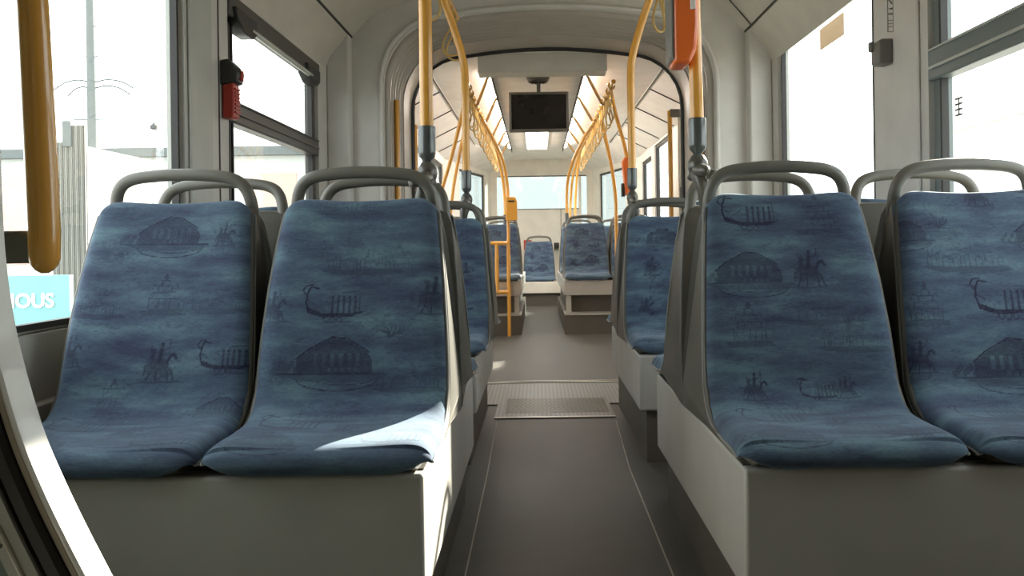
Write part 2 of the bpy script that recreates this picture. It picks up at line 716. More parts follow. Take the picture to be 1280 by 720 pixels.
NL, NR = (-0.72, YN), (0.88, YN)
mb = MB()
frac_wall(mb, (XL, YF), (XL, YT), [(a - YF, b - YF, c, d) for a, b, c, d in L2_WIN + [L2_DOOR]], 2.02, side=1)
NH_L = (0.55, 1.72, 0.75, 1.93)
frac_wall(mb, (XL, YT), NL, [NH_L], 2.02, side=1)
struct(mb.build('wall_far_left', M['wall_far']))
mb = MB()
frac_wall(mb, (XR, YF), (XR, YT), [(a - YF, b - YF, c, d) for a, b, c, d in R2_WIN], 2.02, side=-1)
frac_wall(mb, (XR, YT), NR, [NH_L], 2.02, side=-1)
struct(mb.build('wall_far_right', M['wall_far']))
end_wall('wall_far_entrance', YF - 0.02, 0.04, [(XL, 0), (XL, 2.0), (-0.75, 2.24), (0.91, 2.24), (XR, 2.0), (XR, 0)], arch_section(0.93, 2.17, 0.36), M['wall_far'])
# ceiling of second car: flat middle, sloping sides
mb = MB()
mb.prism([(XL, 2.0), (-0.80, 2.20), (0.96, 2.20), (XR, 2.0), (XR, 2.06), (0.96, 2.27), (-0.80, 2.27), (XL, 2.06)], YF, YT, 'y')
vsn = []
for y, a, b in ((YT, XL, XR), (YN + .05, NL[0], NR[0])):
    vsn += [(a, y, 2.0), (a + .40, y, 2.20), (b - .40, y, 2.20), (b, y, 2.0), (b, y, 2.27), (a, y, 2.27)]
mb.add(vsn, [(0, 1, 7, 6), (1, 2, 8, 7), (2, 3, 9, 8), (3, 4, 10, 9), (4, 5, 11, 10), (5, 0, 6, 11), (0, 5, 4, 3, 2, 1), (6, 7, 8, 9, 10, 11)])
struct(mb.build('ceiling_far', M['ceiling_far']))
# cab partition
mb = MB()
mb.box(NL[0], NR[0], YN, YN + .05, -.05, 0.80)
mb.box(NL[0], NR[0], YN, YN + .05, 1.93, 2.25)
for a, b in ((NL[0], NL[0] + .09), (-0.52, -0.47), (0.66, 0.70), (NR[0] - .09, NR[0])):
    mb.box(a, b, YN, YN + .05, 0.80, 1.93)
mb.box(-0.47, 0.66, YN, YN + .05, 0.80, 1.42)
struct(mb.build('wall_far_partition', M['cream']))
mb = MB()
mb.box(-0.47, 0.66, YN - .006, YN, 1.412, 1.424)
mb.box(0.37, 0.378, YN - .006, YN, 0.5, 1.412)
mb.box(-0.6, 0.78, YN - .008, YN, 1.93, 1.945)
struct(mb.build('trim_6', M['frame']))
# fluorescent-bright channels along the far ceiling
for i, (x, sgn) in enumerate(((-0.345, 1), (0.375, -1))):
    mb = MB().prism([(x, 2.197), (x - sgn * .032, 2.197), (x - sgn * .032, 2.165), (x, 2.155)], YF + .55, YT + .2, 'y')
    tag(mb.build('light_strip', M['strip_lamp']), 'long glowing light strip along the far car ceiling, %s of the screen' % ('left' if i == 0 else 'right'), 'ceiling light')
    mb = MB().box(x - .004 + sgn * .006, x + .004 + sgn * .006, YF + .5, YT + .6, 2.15, 2.2)
    struct(mb.build('trim_%d' % (9 + i), M['line']))
# service flaps on the sloping left ceiling of the far car (raised panels and joints)
mb = MB()
for y0 in (5.6, 6.5, 7.4, 8.3, 9.2):
    for (xa, za, xb, zb) in ((XL + .02, 2.005, -0.82, 2.185), (1.34, 2.005, 0.98, 2.185)):
        mb.tube([(xa, y0, za), (xb, y0, zb)], 0.006, 6)
for (xa, za) in ((-0.81, 2.19), (0.97, 2.19)):
    mb.tube([(xa, YF + .1, za), (xa, YT, za)], 0.006, 6)
struct(mb.build('trim_11', M['line']))

# ------------------------------------------------------------------ windows
wcount = [0]


def window(xw, side, y0, y1, z0, z1, frame, fw=0.035, rail=None, light=None, reveal=None, ztop_glass=None):
    """side -1 left wall, +1 right; frame sits at the outer part of the wall opening"""
    wcount[0] += 1
    w = struct(empty('window_%d' % wcount[0], (xw, (y0 + y1) / 2, z0)))
    cy = (y0 + y1) / 2
    xo0, xo1 = (0.0 * side, WT * side)
    fx0, fx1 = sorted((0.018 * side, 0.055 * side))
    hy, h = (y1 - y0) / 2, z1 - z0
    mb = MB()
    mb.box(fx0, fx1, -hy, -hy + fw, 0, h)
    mb.box(fx0, fx1, hy - fw * 1.0, hy, 0, h)
    mb.box(fx0, fx1, -hy + fw, hy - fw, h - fw, h)
    mb.box(fx0, fx1, -hy + fw, hy - fw, 0, fw * .6)
    mb.build('window_frame', frame, w, bevel=0.004)
    gx0, gx1 = sorted((0.036 * side, 0.041 * side))
    MB().box(gx0, gx1, -hy + fw, hy - fw, fw * .6, h - fw).build('pane', M['glass'], w)
    # rubber gasket line
    g = MB()
    gx0, gx1 = sorted((0.012 * side, 0.035 * side))
    for a, b, c, d in ((-hy + fw - .004, -hy + fw + .008, 0, h), (hy - fw - .008, hy - fw + .004, 0, h),
                       (-hy + fw, hy - fw, h - fw - .008, h - fw + .004), (-hy + fw, hy - fw, fw * .6 - .004, fw * .6 + .012)):
        g.box(gx0, gx1, a, b, c, d)
    g.build('gasket', M['rubber'], w)
    if rail:
        r0, r1 = rail
        rx0, rx1 = sorted((-0.004 * side, 0.055 * side))
        mb = MB()
        mb.box(rx0, rx1, -hy + .002, hy - .002, r0 - z0, r1 - z0)
        mb.build('rail', frame, w, bevel=0.006)
        mb = MB()
        rx0, rx1 = sorted((-0.012 * side, 0.0 * side))
        mb.box(rx0, rx1, -hy + .02, hy - .02, r0 - z0 + .035, r0 - z0 + .046)
        mb.box(rx0, rx1, -hy + .02, hy - .02, r1 - z0 - .012, r1 - z0 - .004)
        mb.build('rail_lip', light or frame, w, bevel=0.002)
    return w


wA = window(XL, -1, *L_WIN[0], M['frame_light'], fw=0.02)
wB = window(XL, -1, *L_WIN[1], M['frame'], fw=0.07, rail=(1.375, 1.465))
# tilting-pane gear on the hopper window
hy = (L_WIN[1][1] - L_WIN[1][0]) / 2
mb = MB()
mb.tube([(0.02, -0.42, 1.10), (0.02, 0.42, 1.10)], 0.012, 10)
mb.build('hinge_bar', M['frame_light'], wB, smooth=True)
mb = MB()
for yy in (-0.50, 0.43):
    mb.prism([(yy - .09, 1.15), (yy + .13, 1.15), (yy + .13, 1.09), (yy + .09, 1.065), (yy, 1.065), (yy - .07, 1.10)], -0.03, 0.03, 'x')
mb.build('hinge_block', M['black'], wB, bevel=0.005)
mb = MB().box(-0.035, 0.012, -hy, hy, 1.11, 1.20)
mb.build('head_rail', M['frame'], wB, bevel=0.006)
wD = window(XR, 1, *R_WIN[0], M['frame_blue'], fw=0.055, rail=(1.42, 1.53), light=M['frame_light'])
wC = window(XR, 1, *R_WIN[1], M['frame_light'], fw=0.035)
for h in L2_WIN:
    window(XL, -1, *h, M['frame'], fw=0.03)
for h in R2_WIN:
    window(XR, 1, *h, M['frame'], fw=0.03)
# small etched mark on the right window glass, upright strokes
mb = MB()
for k, (dy, dz) in enumerate(((0, 0), (0, .02), (0, .035), (0, .05))):
    mb.box(0.030, 0.034, 0.695 - .03, 0.695 + .01, 0.60 + k * .018, 0.606 + k * .018)
mb.box(0.030, 0.034, 0.695 - .012, 0.695 - .008, 0.60, 0.66)
mb.build('etched_mark', M['ink_grey'], wD)

# slanted windows of the nose and glazing of the cab partition


def slant_window(P0, P1, side):
    wcount[0] += 1
    P0, P1 = Vector(P0), Vector(P1)
    d = (P1 - P0).normalized()
    w = struct(empty('window_%d' % wcount[0], (P0.x, P0.y, 0)))
    w.rotation_euler = (0, 0, math.atan2(d.y, d.x))
    a, b, c, e = NH_L
    s = side
    y0, y1 = sorted((0.02 * s, 0.04 * s))
    mb = MB()
    mb.box(a, a + .03, y0, y1, c, e).box(b - .03, b, y0, y1, c, e).box(a, b, y0, y1, e - .03, e).box(a, b, y0, y1, c, c + .03)
    mb.build('window_frame', M['frame'], w)
    MB().box(a + .03, b - .03, (y0 + y1) / 2 - .003, (y0 + y1) / 2 + .003, c + .03, e - .03).build('pane', M['glass_cab'], w)


slant_window((XL, YT), NL, 1)
slant_window((XR, YT), NR, -1)
for (a, b, c) in ((NL[0] + .09, -0.52, .8), (-0.47, 0.66, 1.42), (0.70, NR[0] - .09, .8)):
    wcount[0] += 1
    struct(MB().box(a, b, YN + .02, YN + .026, c, 1.93).build('window_%d' % wcount[0], M['glass_cab']))

# doors of the far car


def door(num, x, side, y0, y1):
    d = struct(empty('door_%d' % num, (x, (y0 + y1) / 2, 0)))
    hw = (y1 - y0) / 2
    x0, x1 = sorted((0.0, 0.045 * side))
    for sg in (-1, 1):
        a, b = sorted((sg * 0.01, sg * hw))
        mb = MB()
        mb.box(x0, x1, a, a + .07, 0, 2.0).box(x0, x1, b - .07, b, 0, 2.0).box(x0, x1, a + .07, b - .07, 0, .35).box(x0, x1, a + .07, b - .07, 1.9, 2.0)
        lf = mb.build('door_leaf', M['frame'], d)
        MB().box((x0 + x1) / 2 - .003, (x0 + x1) / 2 + .003, a + .07, b - .07, .35, 1.9).build('pane', M['glass'], lf)


door(1, XL, -1, L2_DOOR[0], L2_DOOR[1])

# lower wall panelling of the near left wall
mb = MB()
mb.box(XL, XL + 0.035, YB, 4.35, 0.0, 0.52)
struct(mb.build('baseboard_left', M['wall'], bevel=0.006))
mb = MB()
mb.box(XR - 0.025, XR, YB, 4.35, 0.0, 0.52)
struct(mb.build('baseboard_right', M['wall'], bevel=0.006))
# vertical joints on the pillars and a rounded pillar reveal
mb = MB()
mb.box(XL - .002, XL + .003, 2.875, 2.882, 0.52, 1.9)
struct(mb.build('trim_12', M['line']))
mb = MB()
mb.box(XL, XL + .012, 2.62, 2.80, 0.70, 1.93)
struct(mb.build('trim_13', M['frame_light'], bevel=0.006))
mb = MB()
mb.box(XR - .012, XR, 2.68, 2.86, 0.70, 1.95)
struct(mb.build('trim_14', M['wall'], bevel=0.006))


# ------------------------------------------------------------------ podiums
def podium(x0, x1, y0, y1, h, label, lip=0.2, inset=0.03, group=None, wall_side=None):
    cx, cy = (x0 + x1) / 2, (y0 + y1) / 2
    p = empty('seat_podium', (cx, cy, 0))
    tag(p, label, 'seat podium', group)
    a, b, c, d = x0 - cx, x1 - cx, y0 - cy, y1 - cy
    MB().box(a, b, c, d, lip, h).build('panel', M['podium'], p, bevel=0.008, seg=3)
    ia = a + (inset if wall_side == 'R' else 0)
    ib = b - (inset if wall_side == 'L' else 0)
    MB().box(ia, ib, c + inset, d - inset, 0, lip).build('skirt', M['skirt'], p)
    # rubber edge where the seats stand
    MB().box(a + .004, b - .004, c + .03, d - .03, h, h + .003).build('top_mat', M['shell'], p)
    return p


GAP = 0.035
podium(XL + .035, -0.23, 1.49, 2.62, 0.43, 'warm grey seat box under the two front left seats', .18, wall_side='L')
podium(0.40, XR - .025, 1.49, 2.60, 0.43, 'warm grey seat box under the two front right seats', .18, wall_side='R')
podium(XL + .035, -0.25, 3.00, 4.10, 0.43, 'warm grey seat box beside the aisle, second on the left', .21, wall_side='L')
podium(0.395, XR - .025, 3.00, 4.12, 0.43, 'warm grey seat box beside the aisle, second on the right', .21, wall_side='R')


def far_podium(x0, x1, label, aisle):
    cx = (x0 + x1) / 2
    p = empty('seat_podium', (cx, 8.6, 0))
    tag(p, label, 'seat podium')
    a, b = x0 - cx, x1 - cx
    sh = 0.04
    MB().box(a, b, 7.30 - 8.6, 9.9 - 8.6, 0.0, 0.185).build('step', M['skirt'], p)
    MB().box(a, b, 7.29 - 8.6, 7.6 - 8.6, 0.185, 0.2).build('step_edge', M['podium'], p)
    ra, rb = (a + sh, b) if aisle == 'R' else (a, b - sh)
    MB().box(ra, rb, 7.50 - 8.6, 9.9 - 8.6, 0.2, 0.37).build('riser', M['skirt'], p)
    MB().box(a, b, 7.36 - 8.6, 9.9 - 8.6, 0.37, 0.515).build('panel', M['podium'], p, bevel=0.006)
    px = (b - .07, b - .02) if aisle == 'L' else (a + .02, a + .07)
    MB().box(px[0], px[1], 7.38 - 8.6, 7.44 - 8.6, 0.2, 0.37).build('post', M['podium'], p, bevel=0.005)
    return p


far_podium(XL + .01, -0.165, 'stepped seat box in the far car, left of the aisle', 'L')
far_podium(0.25, XR - .01, 'stepped seat box in the far car, right of the aisle', 'R')
p = empty('seat_podium', (0.03, 11.1, 0))
tag(p, 'pale box under the single seat at the far end of the aisle', 'seat podium')
MB().box(-.30, .30, -.5, .45, 0.18, 0.34).build('panel', M['cream'], p, bevel=0.006)
MB().box(-.28, .28, -.46, .45, 0.0, 0.18).build('skirt', M['skirt'], p)

# pale seams in the floor along the seat boxes
for i, pts in enumerate((([(-0.168, -1.0), (-0.205, 1.9), (-0.205, 2.92), (-0.215, 3.75)]), ([(0.30, -1.0), (0.345, 1.9), (0.345, 2.95), (0.375, 3.75)]))):
    mb = MB().tube([(x, y, 0.0) for x, y in pts], 0.0028, 6)
    struct(mb.build('trim_%d' % (15 + i), M['seam']))


# ------------------------------------------------------------------ seat geometry
PROF = [(-0.560, -0.004), (-0.580, 0.001), (-0.594, 0.012), (-0.598, 0.026), (-0.590, 0.042), (-0.570, 0.052), (-0.530, 0.056), (-0.450, 0.056),
        (-0.385, 0.060), (-0.345, 0.070), (-0.316, 0.092), (-0.300, 0.122), (-0.289, 0.170), (-0.272, 0.240), (-0.243, 0.350),
        (-0.210, 0.455), (-0.182, 0.530), (-0.172, 0.549), (-0.160, 0.558), (-0.146, 0.556), (-0.138, 0.545)]


def prof_fine(n):
    P = smooth_path([(a, b, 0) for a, b in PROF], 12)
    P = resample([(p.x, p.y) for p in P], n)
    return P


def prof_s():
    P = prof_fine(400)
    s = [0]
    for i in range(1, 400):
        s.append(s[-1] + (P[i] - P[i - 1]).length)
    return P, s


PF, PS = prof_s()
SLEN = PS[-1]
# arc length at which the backrest starts (junction)
JI = min(range(400), key=lambda i: abs(PF[i].y - 0.092) + (10 if PF[i].x < -0.36 or PF[i].x > -0.25 else 0))
SJ = PS[JI]
S_TOP = PS[min(range(400), key=lambda i: abs(PF[i].x + 0.160) + (10 if PF[i].y < 0.5 else 0))]


def halfwidth(s, y, z):
    if s < SJ:
        w = 0.226 + 0.001 * min(1, (SJ - s) / 0.2)
        # rounded front corners
        dn = s - 0.012
        r = 0.075
        if dn < r:
            w -= r - math.sqrt(max(0, r * r - (r - max(dn, 0)) ** 2))
            w = max(w, 0.165)
        return w
    t = (s - SJ) / (S_TOP - SJ)
    w = 0.226 - 0.036 * max(0, t) ** 1.6
    dn = S_TOP + 0.015 - s
    r = 0.045
    if dn < r:
        w -= (r - math.sqrt(max(0, r * r - (r - max(dn, 0)) ** 2))) * 0.7
    return w


# --- engraving-like motifs drawn into a per-seat raster (1.25 mm cells), stored as a mesh attribute
RES = 0.00125
RW, RH = int(0.50 / RES), int((SLEN + 0.02) / RES)


class Ink:
    def __init__(s):
        s.a = np.zeros((RH, RW), np.float32)

    def _win(s, x0, x1, y0, y1):
        i0 = max(0, int((x0 + 0.25) / RES) - 2)
        i1 = min(RW, int((x1 + 0.25) / RES) + 3)
        j0 = max(0, int(y0 / RES) - 2)
        j1 = min(RH, int(y1 / RES) + 3)
        if i1 <= i0 or j1 <= j0:
            return None
        X, Y = np.meshgrid((np.arange(i0, i1) + .5) * RES - 0.25, (np.arange(j0, j1) + .5) * RES)
        return i0, i1, j0, j1, X, Y

    def line(s, pts, w=0.0016, al=0.7):
        for (xa, ya), (xb, yb) in zip(pts[:-1], pts[1:]):
            q = s._win(min(xa, xb) - w, max(xa, xb) + w, min(ya, yb) - w, max(ya, yb) + w)
            if q is None:
                continue
            i0, i1, j0, j1, X, Y = q
            dx, dy = xb - xa, yb - ya
            L = dx * dx + dy * dy + 1e-12
            t = np.clip(((X - xa) * dx + (Y - ya) * dy) / L, 0, 1)
            d = np.hypot(X - xa - t * dx, Y - ya - t * dy)
            m = np.clip((w - d) / (w * 0.7), 0, 1) * al
            s.a[j0:j1, i0:i1] = np.maximum(s.a[j0:j1, i0:i1], m)

    def fill(s, poly, al=0.5, tex=0.35, rng=None):
        xs = [p[0] for p in poly]
        ys = [p[1] for p in poly]
        q = s._win(min(xs), max(xs), min(ys), max(ys))
        if q is None:
            return
        i0, i1, j0, j1, X, Y = q
        ins = np.zeros(X.shape, bool)
        n = len(poly)
        for i in range(n):
            xa, ya = poly[i]
            xb, yb = poly[(i + 1) % n]
            if abs(yb - ya) < 1e-9:
                continue
            c = ((Y > ya) != (Y > yb)) & (X < (xb - xa) * (Y - ya) / (yb - ya) + xa)
            ins ^= c
        nz = 1 - tex * np.random.RandomState(int(abs(xs[0] * 1e4)) % 9999).rand(*X.shape)
        m = ins * al * nz
        s.a[j0:j1, i0:i1] = np.maximum(s.a[j0:j1, i0:i1], m.astype(np.float32))

    def clear(s, poly, al=0.85):
        xs = [p[0] for p in poly]
        ys = [p[1] for p in poly]
        q = s._win(min(xs), max(xs), min(ys), max(ys))
        if q is None:
            return
        i0, i1, j0, j1, X, Y = q
        m = ((X > min(xs)) & (X < max(xs)) & (Y > min(ys)) & (Y < max(ys)))
        s.a[j0:j1, i0:i1] *= (1 - m * al)

    def rect(s, x0, x1, y0, y1, al=0.5):
        s.fill([(x0, y0), (x1, y0), (x1, y1), (x0, y1)], al)


def ell(cx, cy, rx, ry, a0=0, a1=2 * math.pi, n=20):
    return [(cx + rx * math.cos(a0 + (a1 - a0) * i / n), cy + ry * math.sin(a0 + (a1 - a0) * i / n)) for i in range(n + 1)]


def m_hall(I, x, y, k, al=1.0):           # domed colonnaded hall on its lawn
    X = lambda a: x + a * k
    Y = lambda a: y + a * k
    I.fill([(X(-.085), Y(0)), (X(-.085), Y(.035)), (X(-.06), Y(.055)), (X(0.0), Y(.088)), (X(.03), Y(.085)), (X(.085), Y(.052)), (X(.10), Y(.03)), (X(.10), Y(0))], .50 * al)
    I.line([(X(-.088), Y(.035)), (X(-.06), Y(.058)), (X(0), Y(.09)), (X(.035), Y(.086)), (X(.09), Y(.052))], .0018, .8 * al)
    for i in range(6):
        a = -.045 + i * .021
        I.clear([(X(a), Y(.018)), (X(a + .009), Y(.018)), (X(a + .009), Y(.05)), (X(a), Y(.05))], .7)
        I.line([(X(a + .004), Y(.02)), (X(a + .004), Y(.046))], .0011, .45 * al)
    for i in range(5):
        a = -.01 + i * .016
        I.clear([(X(a), Y(.003)), (X(a + .008), Y(.003)), (X(a + .008), Y(.014)), (X(a), Y(.014))], .6)
    I.line([(X(-.13), Y(0)), (X(.13), Y(-.002))], .0018, .6 * al)
    I.fill([(X(-.12), Y(-.002)), (X(.14), Y(-.004)), (X(.10), Y(-.022)), (X(-.07), Y(-.020))], .30 * al)
    I.line([(p[0], p[1]) for p in ell(X(.015), Y(-.012), .10 * k, .030 * k, math.pi, 2 * math.pi)], .0016, .65 * al)
    I.line([(p[0], p[1]) for p in ell(X(.03), Y(-.010), .08 * k, .018 * k, math.pi, 2 * math.pi)], .0012, .5 * al)
    for i in range(14):                   # shrubs
        a = -.135 + (i % 7) * .008 + (0.17 if i > 6 else 0)
        I.fill(ell(X(a), Y(.008 + .008 * ((i * 37) % 3)), .006 * k, .010 * k, n=8), .35 * al)


def m_boat(I, x, y, k, al=1.0):           # long boat with a curled prow and standing people
    X = lambda a: x + a * k
    Y = lambda a: y + a * k
    I.fill([(X(-.075), Y(.025)), (X(-.065), Y(.006)), (X(-.03), Y(-.004)), (X(.05), Y(-.003)), (X(.085), Y(.012)), (X(.04), Y(.007)), (X(-.03), Y(.007)), (X(-.06), Y(.02))], .75 * al)
    I.line([(X(-.07), Y(.01)), (X(-.078), Y(.04)), (X(-.074), Y(.065)), (X(-.066), Y(.082)), (X(-.045), Y(.078))], .0032 * k, .8 * al)
    I.line([(X(-.078), Y(.06)), (X(-.088), Y(.072)), (X(-.08), Y(.085)), (X(-.062), Y(.088))], .0026 * k, .75 * al)
    I.line([(X(-.075), Y(.045)), (X(-.062), Y(.040)), (X(-.055), Y(.032))], .002 * k, .6 * al)
    for i in range(5):
        a = -.005 + i * .016
        I.line([(X(a), Y(.006)), (X(a + .001), Y(.045))], .0050 * k, .55 * al)
        I.fill(ell(X(a + .001), Y(.052), .004 * k, .005 * k, n=8), .7 * al)
        I.line([(X(a - .006), Y(.036)), (X(a + .007), Y(.040))], .0015, .5 * al)
    I.line([(X(.072), Y(.01)), (X(.07), Y(.07)), (X(.06), Y(.068)), (X(.02), Y(.066))], .0014, .5 * al)
    for i in range(3):
        I.line(ell(X(-.02 + i * .018), Y(-.010), .007 * k, .007 * k, n=12), .0017, .55 * al)
    I.line([(X(-.055), Y(-.018)), (X(-.02), Y(-.021)), (X(.03), Y(-.017)), (X(.08), Y(-.020))], .0013, .4 * al)


def m_rider(I, x, y, k, al=1.0, seed=1):  # riders in a tangle on horseback
    r = random.Random(seed)
    X = lambda a: x + a * k
    Y = lambda a: y + a * k
    I.fill(ell(X(-.002), Y(.036), .024 * k, .015 * k, n=14), .58 * al)
    I.fill(ell(X(-.020), Y(.030), .016 * k, .020 * k, n=14), .42 * al)
    I.fill(ell(X(.014), Y(.020), .018 * k, .014 * k, n=14), .38 * al)
    I.line([(X(.016), Y(.040)), (X(.024), Y(.056)), (X(.032), Y(.060)), (X(.038), Y(.050))], .0055 * k, .65 * al)
    for a, b in ((-.020, -.030), (-.012, -.008), (.010, .020), (.016, .034)):
        I.line([(X(a), Y(.032)), (X((a + b) / 2 + .004), Y(.016)), (X(b), Y(.0))], .0026 * k, .62 * al)
    I.line([(X(-.022), Y(.040)), (X(-.034), Y(.030)), (X(-.036), Y(.012))], .0026 * k, .55 * al)
    I.line([(X(-.002), Y(.042)), (X(.002), Y(.070))], .0085 * k, .6 * al)
    I.line([(X(-.020), Y(.040)), (X(-.016), Y(.062))], .0080 * k, .5 * al)
    I.fill(ell(X(.003), Y(.082), .005 * k, .0065 * k, n=8), .7 * al)
    I.line([(X(.002), Y(.066)), (X(.020), Y(.074)), (X(.022), Y(.092))], .0022 * k, .55 * al)
    I.line([(X(-.004), Y(.066)), (X(-.020), Y(.058)), (X(-.024), Y(.078))], .0022 * k, .5 * al)
    I.fill(ell(X(-.016), Y(.066), .006 * k, .010 * k, n=8), .5 * al)
    for i in range(46):
        a, b = r.gauss(0, .017), r.uniform(.002, .082)
        I.line([(X(a), Y(b)), (X(a + r.uniform(-.008, .008)), Y(b + r.uniform(-.010, .012)))], .0012, .38 * al)
    I.line([(X(-.042), Y(-.003)), (X(-.01), Y(-.006)), (X(.045), Y(-.003))], .0022, .5 * al)


def m_tower(I, x, y, k, al=1.0):          # tiered fountain / monument in light line work
    X = lambda a: x + a * k
    Y = lambda a: y + a * k
    for (w, h0, h1) in ((.040, 0, .030), (.030, .030, .048), (.018, .048, .064), (.010, .064, .080)):
        I.line([(X(-w), Y(h0)), (X(-w), Y(h1)), (X(w), Y(h1)), (X(w), Y(h0)), (X(-w), Y(h0))], .0014, .5 * al)
    for i in range(5):
        a = -.03 + i * .015
        I.line([(X(a), Y(0)), (X(a), Y(.028))], .0012, .42 * al)
    I.fill(ell(X(0), Y(.088), .007 * k, .010 * k, n=10), .55 * al)
    for sx in (-1, 1):
        I.line([(X(sx * .018), Y(.062)), (X(sx * .03), Y(.070)), (X(sx * .034), Y(.056))], .0014, .5 * al)
    I.fill([(X(-.065), Y(0)), (X(.055), Y(0)), (X(.065), Y(-.014)), (X(-.05), Y(-.016))], .34 * al)
    for i in range(6):
        I.line(ell(X(-.05 + i * .019), Y(-.008), .006 * k, .005 * k, n=8), .0012, .45 * al)


def m_skyline(I, x, y, k, al=1.0, seed=3):  # distant quay with houses, masts and shade under it
    r = random.Random(seed)
    X = lambda a: x + a * k
    Y = lambda a: y + a * k
    a = -.08
    while a < .08:
        w = r.uniform(.006, .016)
        h = r.uniform(.008, .030)
        I.line([(X(a), Y(0)), (X(a), Y(h)), (X(a + w * .5), Y(h + .005)), (X(a + w), Y(h)), (X(a + w), Y(0))], .0013, .42 * al)
        if r.random() < .4:
            I.line([(X(a + w / 2), Y(h)), (X(a + w / 2), Y(h + .02))], .0011, .4 * al)
        a += w
    I.fill([(X(-.10), Y(.001)), (X(.09), Y(.001)), (X(.11), Y(-.010)), (X(.04), Y(-.018)), (X(-.06), Y(-.012))], .42 * al)


def m_gull(I, x, y, k, al=1.0):          # windblown bush of short strokes
    r = random.Random(int(abs(x * 1000)) + 5)
    for i in range(16):
        t = r.uniform(.2, 2.9)
        L = r.uniform(.010, .026) * k
        I.line([(x + r.gauss(0, .003), y + r.gauss(0, .002)), (x + L * math.cos(t) * .6, y + L * math.sin(t) * .5), (x + L * math.cos(t + .25), y + L * math.sin(t + .25) * .8)], .0015, .5 * al)
    I.line([(x - .02 * k, y - .002), (x + .022 * k, y - .004)], .0018, .4 * al)


FN = {'hall': m_hall, 'boat': m_boat, 'rider': m_rider, 'tower': m_tower, 'sky': m_skyline, 'gull': m_gull}


def raster(motifs):
    I = Ink()
    for (kind, u, h, k, al) in motifs:
        FN[kind](I, u, SJ + h, k, min(1.5, al * 1.35))
        rr = random.Random(int((u + 1) * 9973 + h * 7919))
        for i in range(70):               # fine engraved hatching around and inside each picture
            a = u + rr.gauss(0, .026) * k
            b = SJ + h + rr.uniform(-.022, .060) * k
            t = rr.choice((0.0, 0.2, 1.4, -.5, 1.0))
            L = rr.uniform(.003, .009)
            I.line([(a, b), (a + L * math.cos(t), b + L * math.sin(t))], .0018, rr.uniform(.2, .5) * al)
    r = random.Random(len(motifs) * 7 + int(abs(motifs[0][1]) * 1000))
    for c in range(64):                   # sparse engraved foliage and wave strokes between the pictures
        cx, cy = r.uniform(-.22, .22), r.uniform(.05, SLEN - .03)
        for i in range(10):
            a, b = cx + r.gauss(0, .014), cy + r.gauss(0, .005)
            I.line([(a, b), (a + r.uniform(.003, .014), b + r.gauss(0, .0018))], .0019, r.uniform(.15, .40))
    return I.a


def from_px(lst, cx_top, cx_bot, ppm=515.0):
    out = []
    for kind, x, y, k, al in lst:
        t = (505 - y) / 252.0
        cx = cx_bot + (cx_top - cx_bot) * t
        out.append((kind, (x - cx) / ppm, (505 - y) / 504.0 - .02, k, al))
    return out


CUSH = [('rider', .02, -.17, .8, .9), ('tower', -.15, -.18, .7, .9), ('sky', -.05, -.07, .9, .9), ('hall', -.12, -.255, .7, .9), ('boat', .14, -.25, .8, .9), ('boat', -.10, -.13, .9, .8), ('sky', .08, -.10, .9, .9), ('hall', .06, -.22, .8, .8), ('rider', -.12, -.23, .8, .8), ('gull', .15, -.17, 1, .8)]
SETS = {
    'L1': from_px([('hall', 215, 303, .80, 1), ('rider', 288, 305, .6, .9), ('tower', 212, 385, .9, .9), ('sky', 128, 390, .7, 1), ('boat', 285, 455, .75, 1), ('rider', 205, 468, 1.0, 1),
                   ('hall', 278, 515, .55, .9), ('sky', 270, 385, .8, .6), ('rider', 96, 450, .8, .8), ('tower', 150, 500, .7, .7), ('gull', 160, 318, .8, .7), ('sky', 180, 270, .7, .3)], 222, 192),
    'L2': from_px([('sky', 440, 338, 1.0, .9), ('boat', 412, 395, .85, 1), ('rider', 535, 392, 1.0, .9), ('gull', 482, 420, 1.5, .9), ('hall', 412, 463, .95, 1.1), ('rider', 338, 400, .8, .8),
                   ('sky', 420, 262, .9, .6), ('tower', 490, 345, .8, .5), ('sky', 500, 480, .9, .7), ('tower', 395, 325, .5, .4), ('rider', 350, 470, .6, .6)], 437, 435),
    'R1': from_px([('boat', 925, 288, .85, 1), ('tower', 1012, 295, .95, .9), ('hall', 925, 362, .85, 1), ('rider', 1003, 366, 1.0, .95), ('tower', 932, 432, .95, .9), ('sky', 1000, 408, .8, .6),
                   ('rider', 942, 502, .75, 1), ('boat', 1018, 500, .55, .9), ('sky', 1055, 440, .9, .8), ('rider', 1050, 500, .6, .9), ('gull', 1050, 412, .6, .8), ('sky', 1060, 330, .7, .4)], 968, 1003),
    'R2': from_px([('hall', 1115, 312, .6, .9), ('gull', 1162, 295, 1.8, 1), ('rider', 1218, 265, .8, 1), ('boat', 1290, 250, .8, 1), ('hall', 1290, 315, .7, 1), ('sky', 1190, 345, 1.1, .9),
                   ('tower', 1140, 410, .9, .9), ('boat', 1240, 402, .95, 1.1), ('hall', 1238, 478, 1.0, 1.1), ('rider', 1130, 470, .8, .9), ('sky', 1150, 300, .8, .5)], 1215, 1234),
    'G': [('hall', -.05, .36, .8, 1), ('boat', .09, .24, .8, 1), ('rider', -.1, .22, .9, 1), ('tower', .1, .34, .9, .9), ('hall', .05, .08, .8, 1), ('rider', -.13, .04, .9, 1), ('sky', -.05, .15, 1, .8), ('sky', .1, .44, .8, .6)],
}


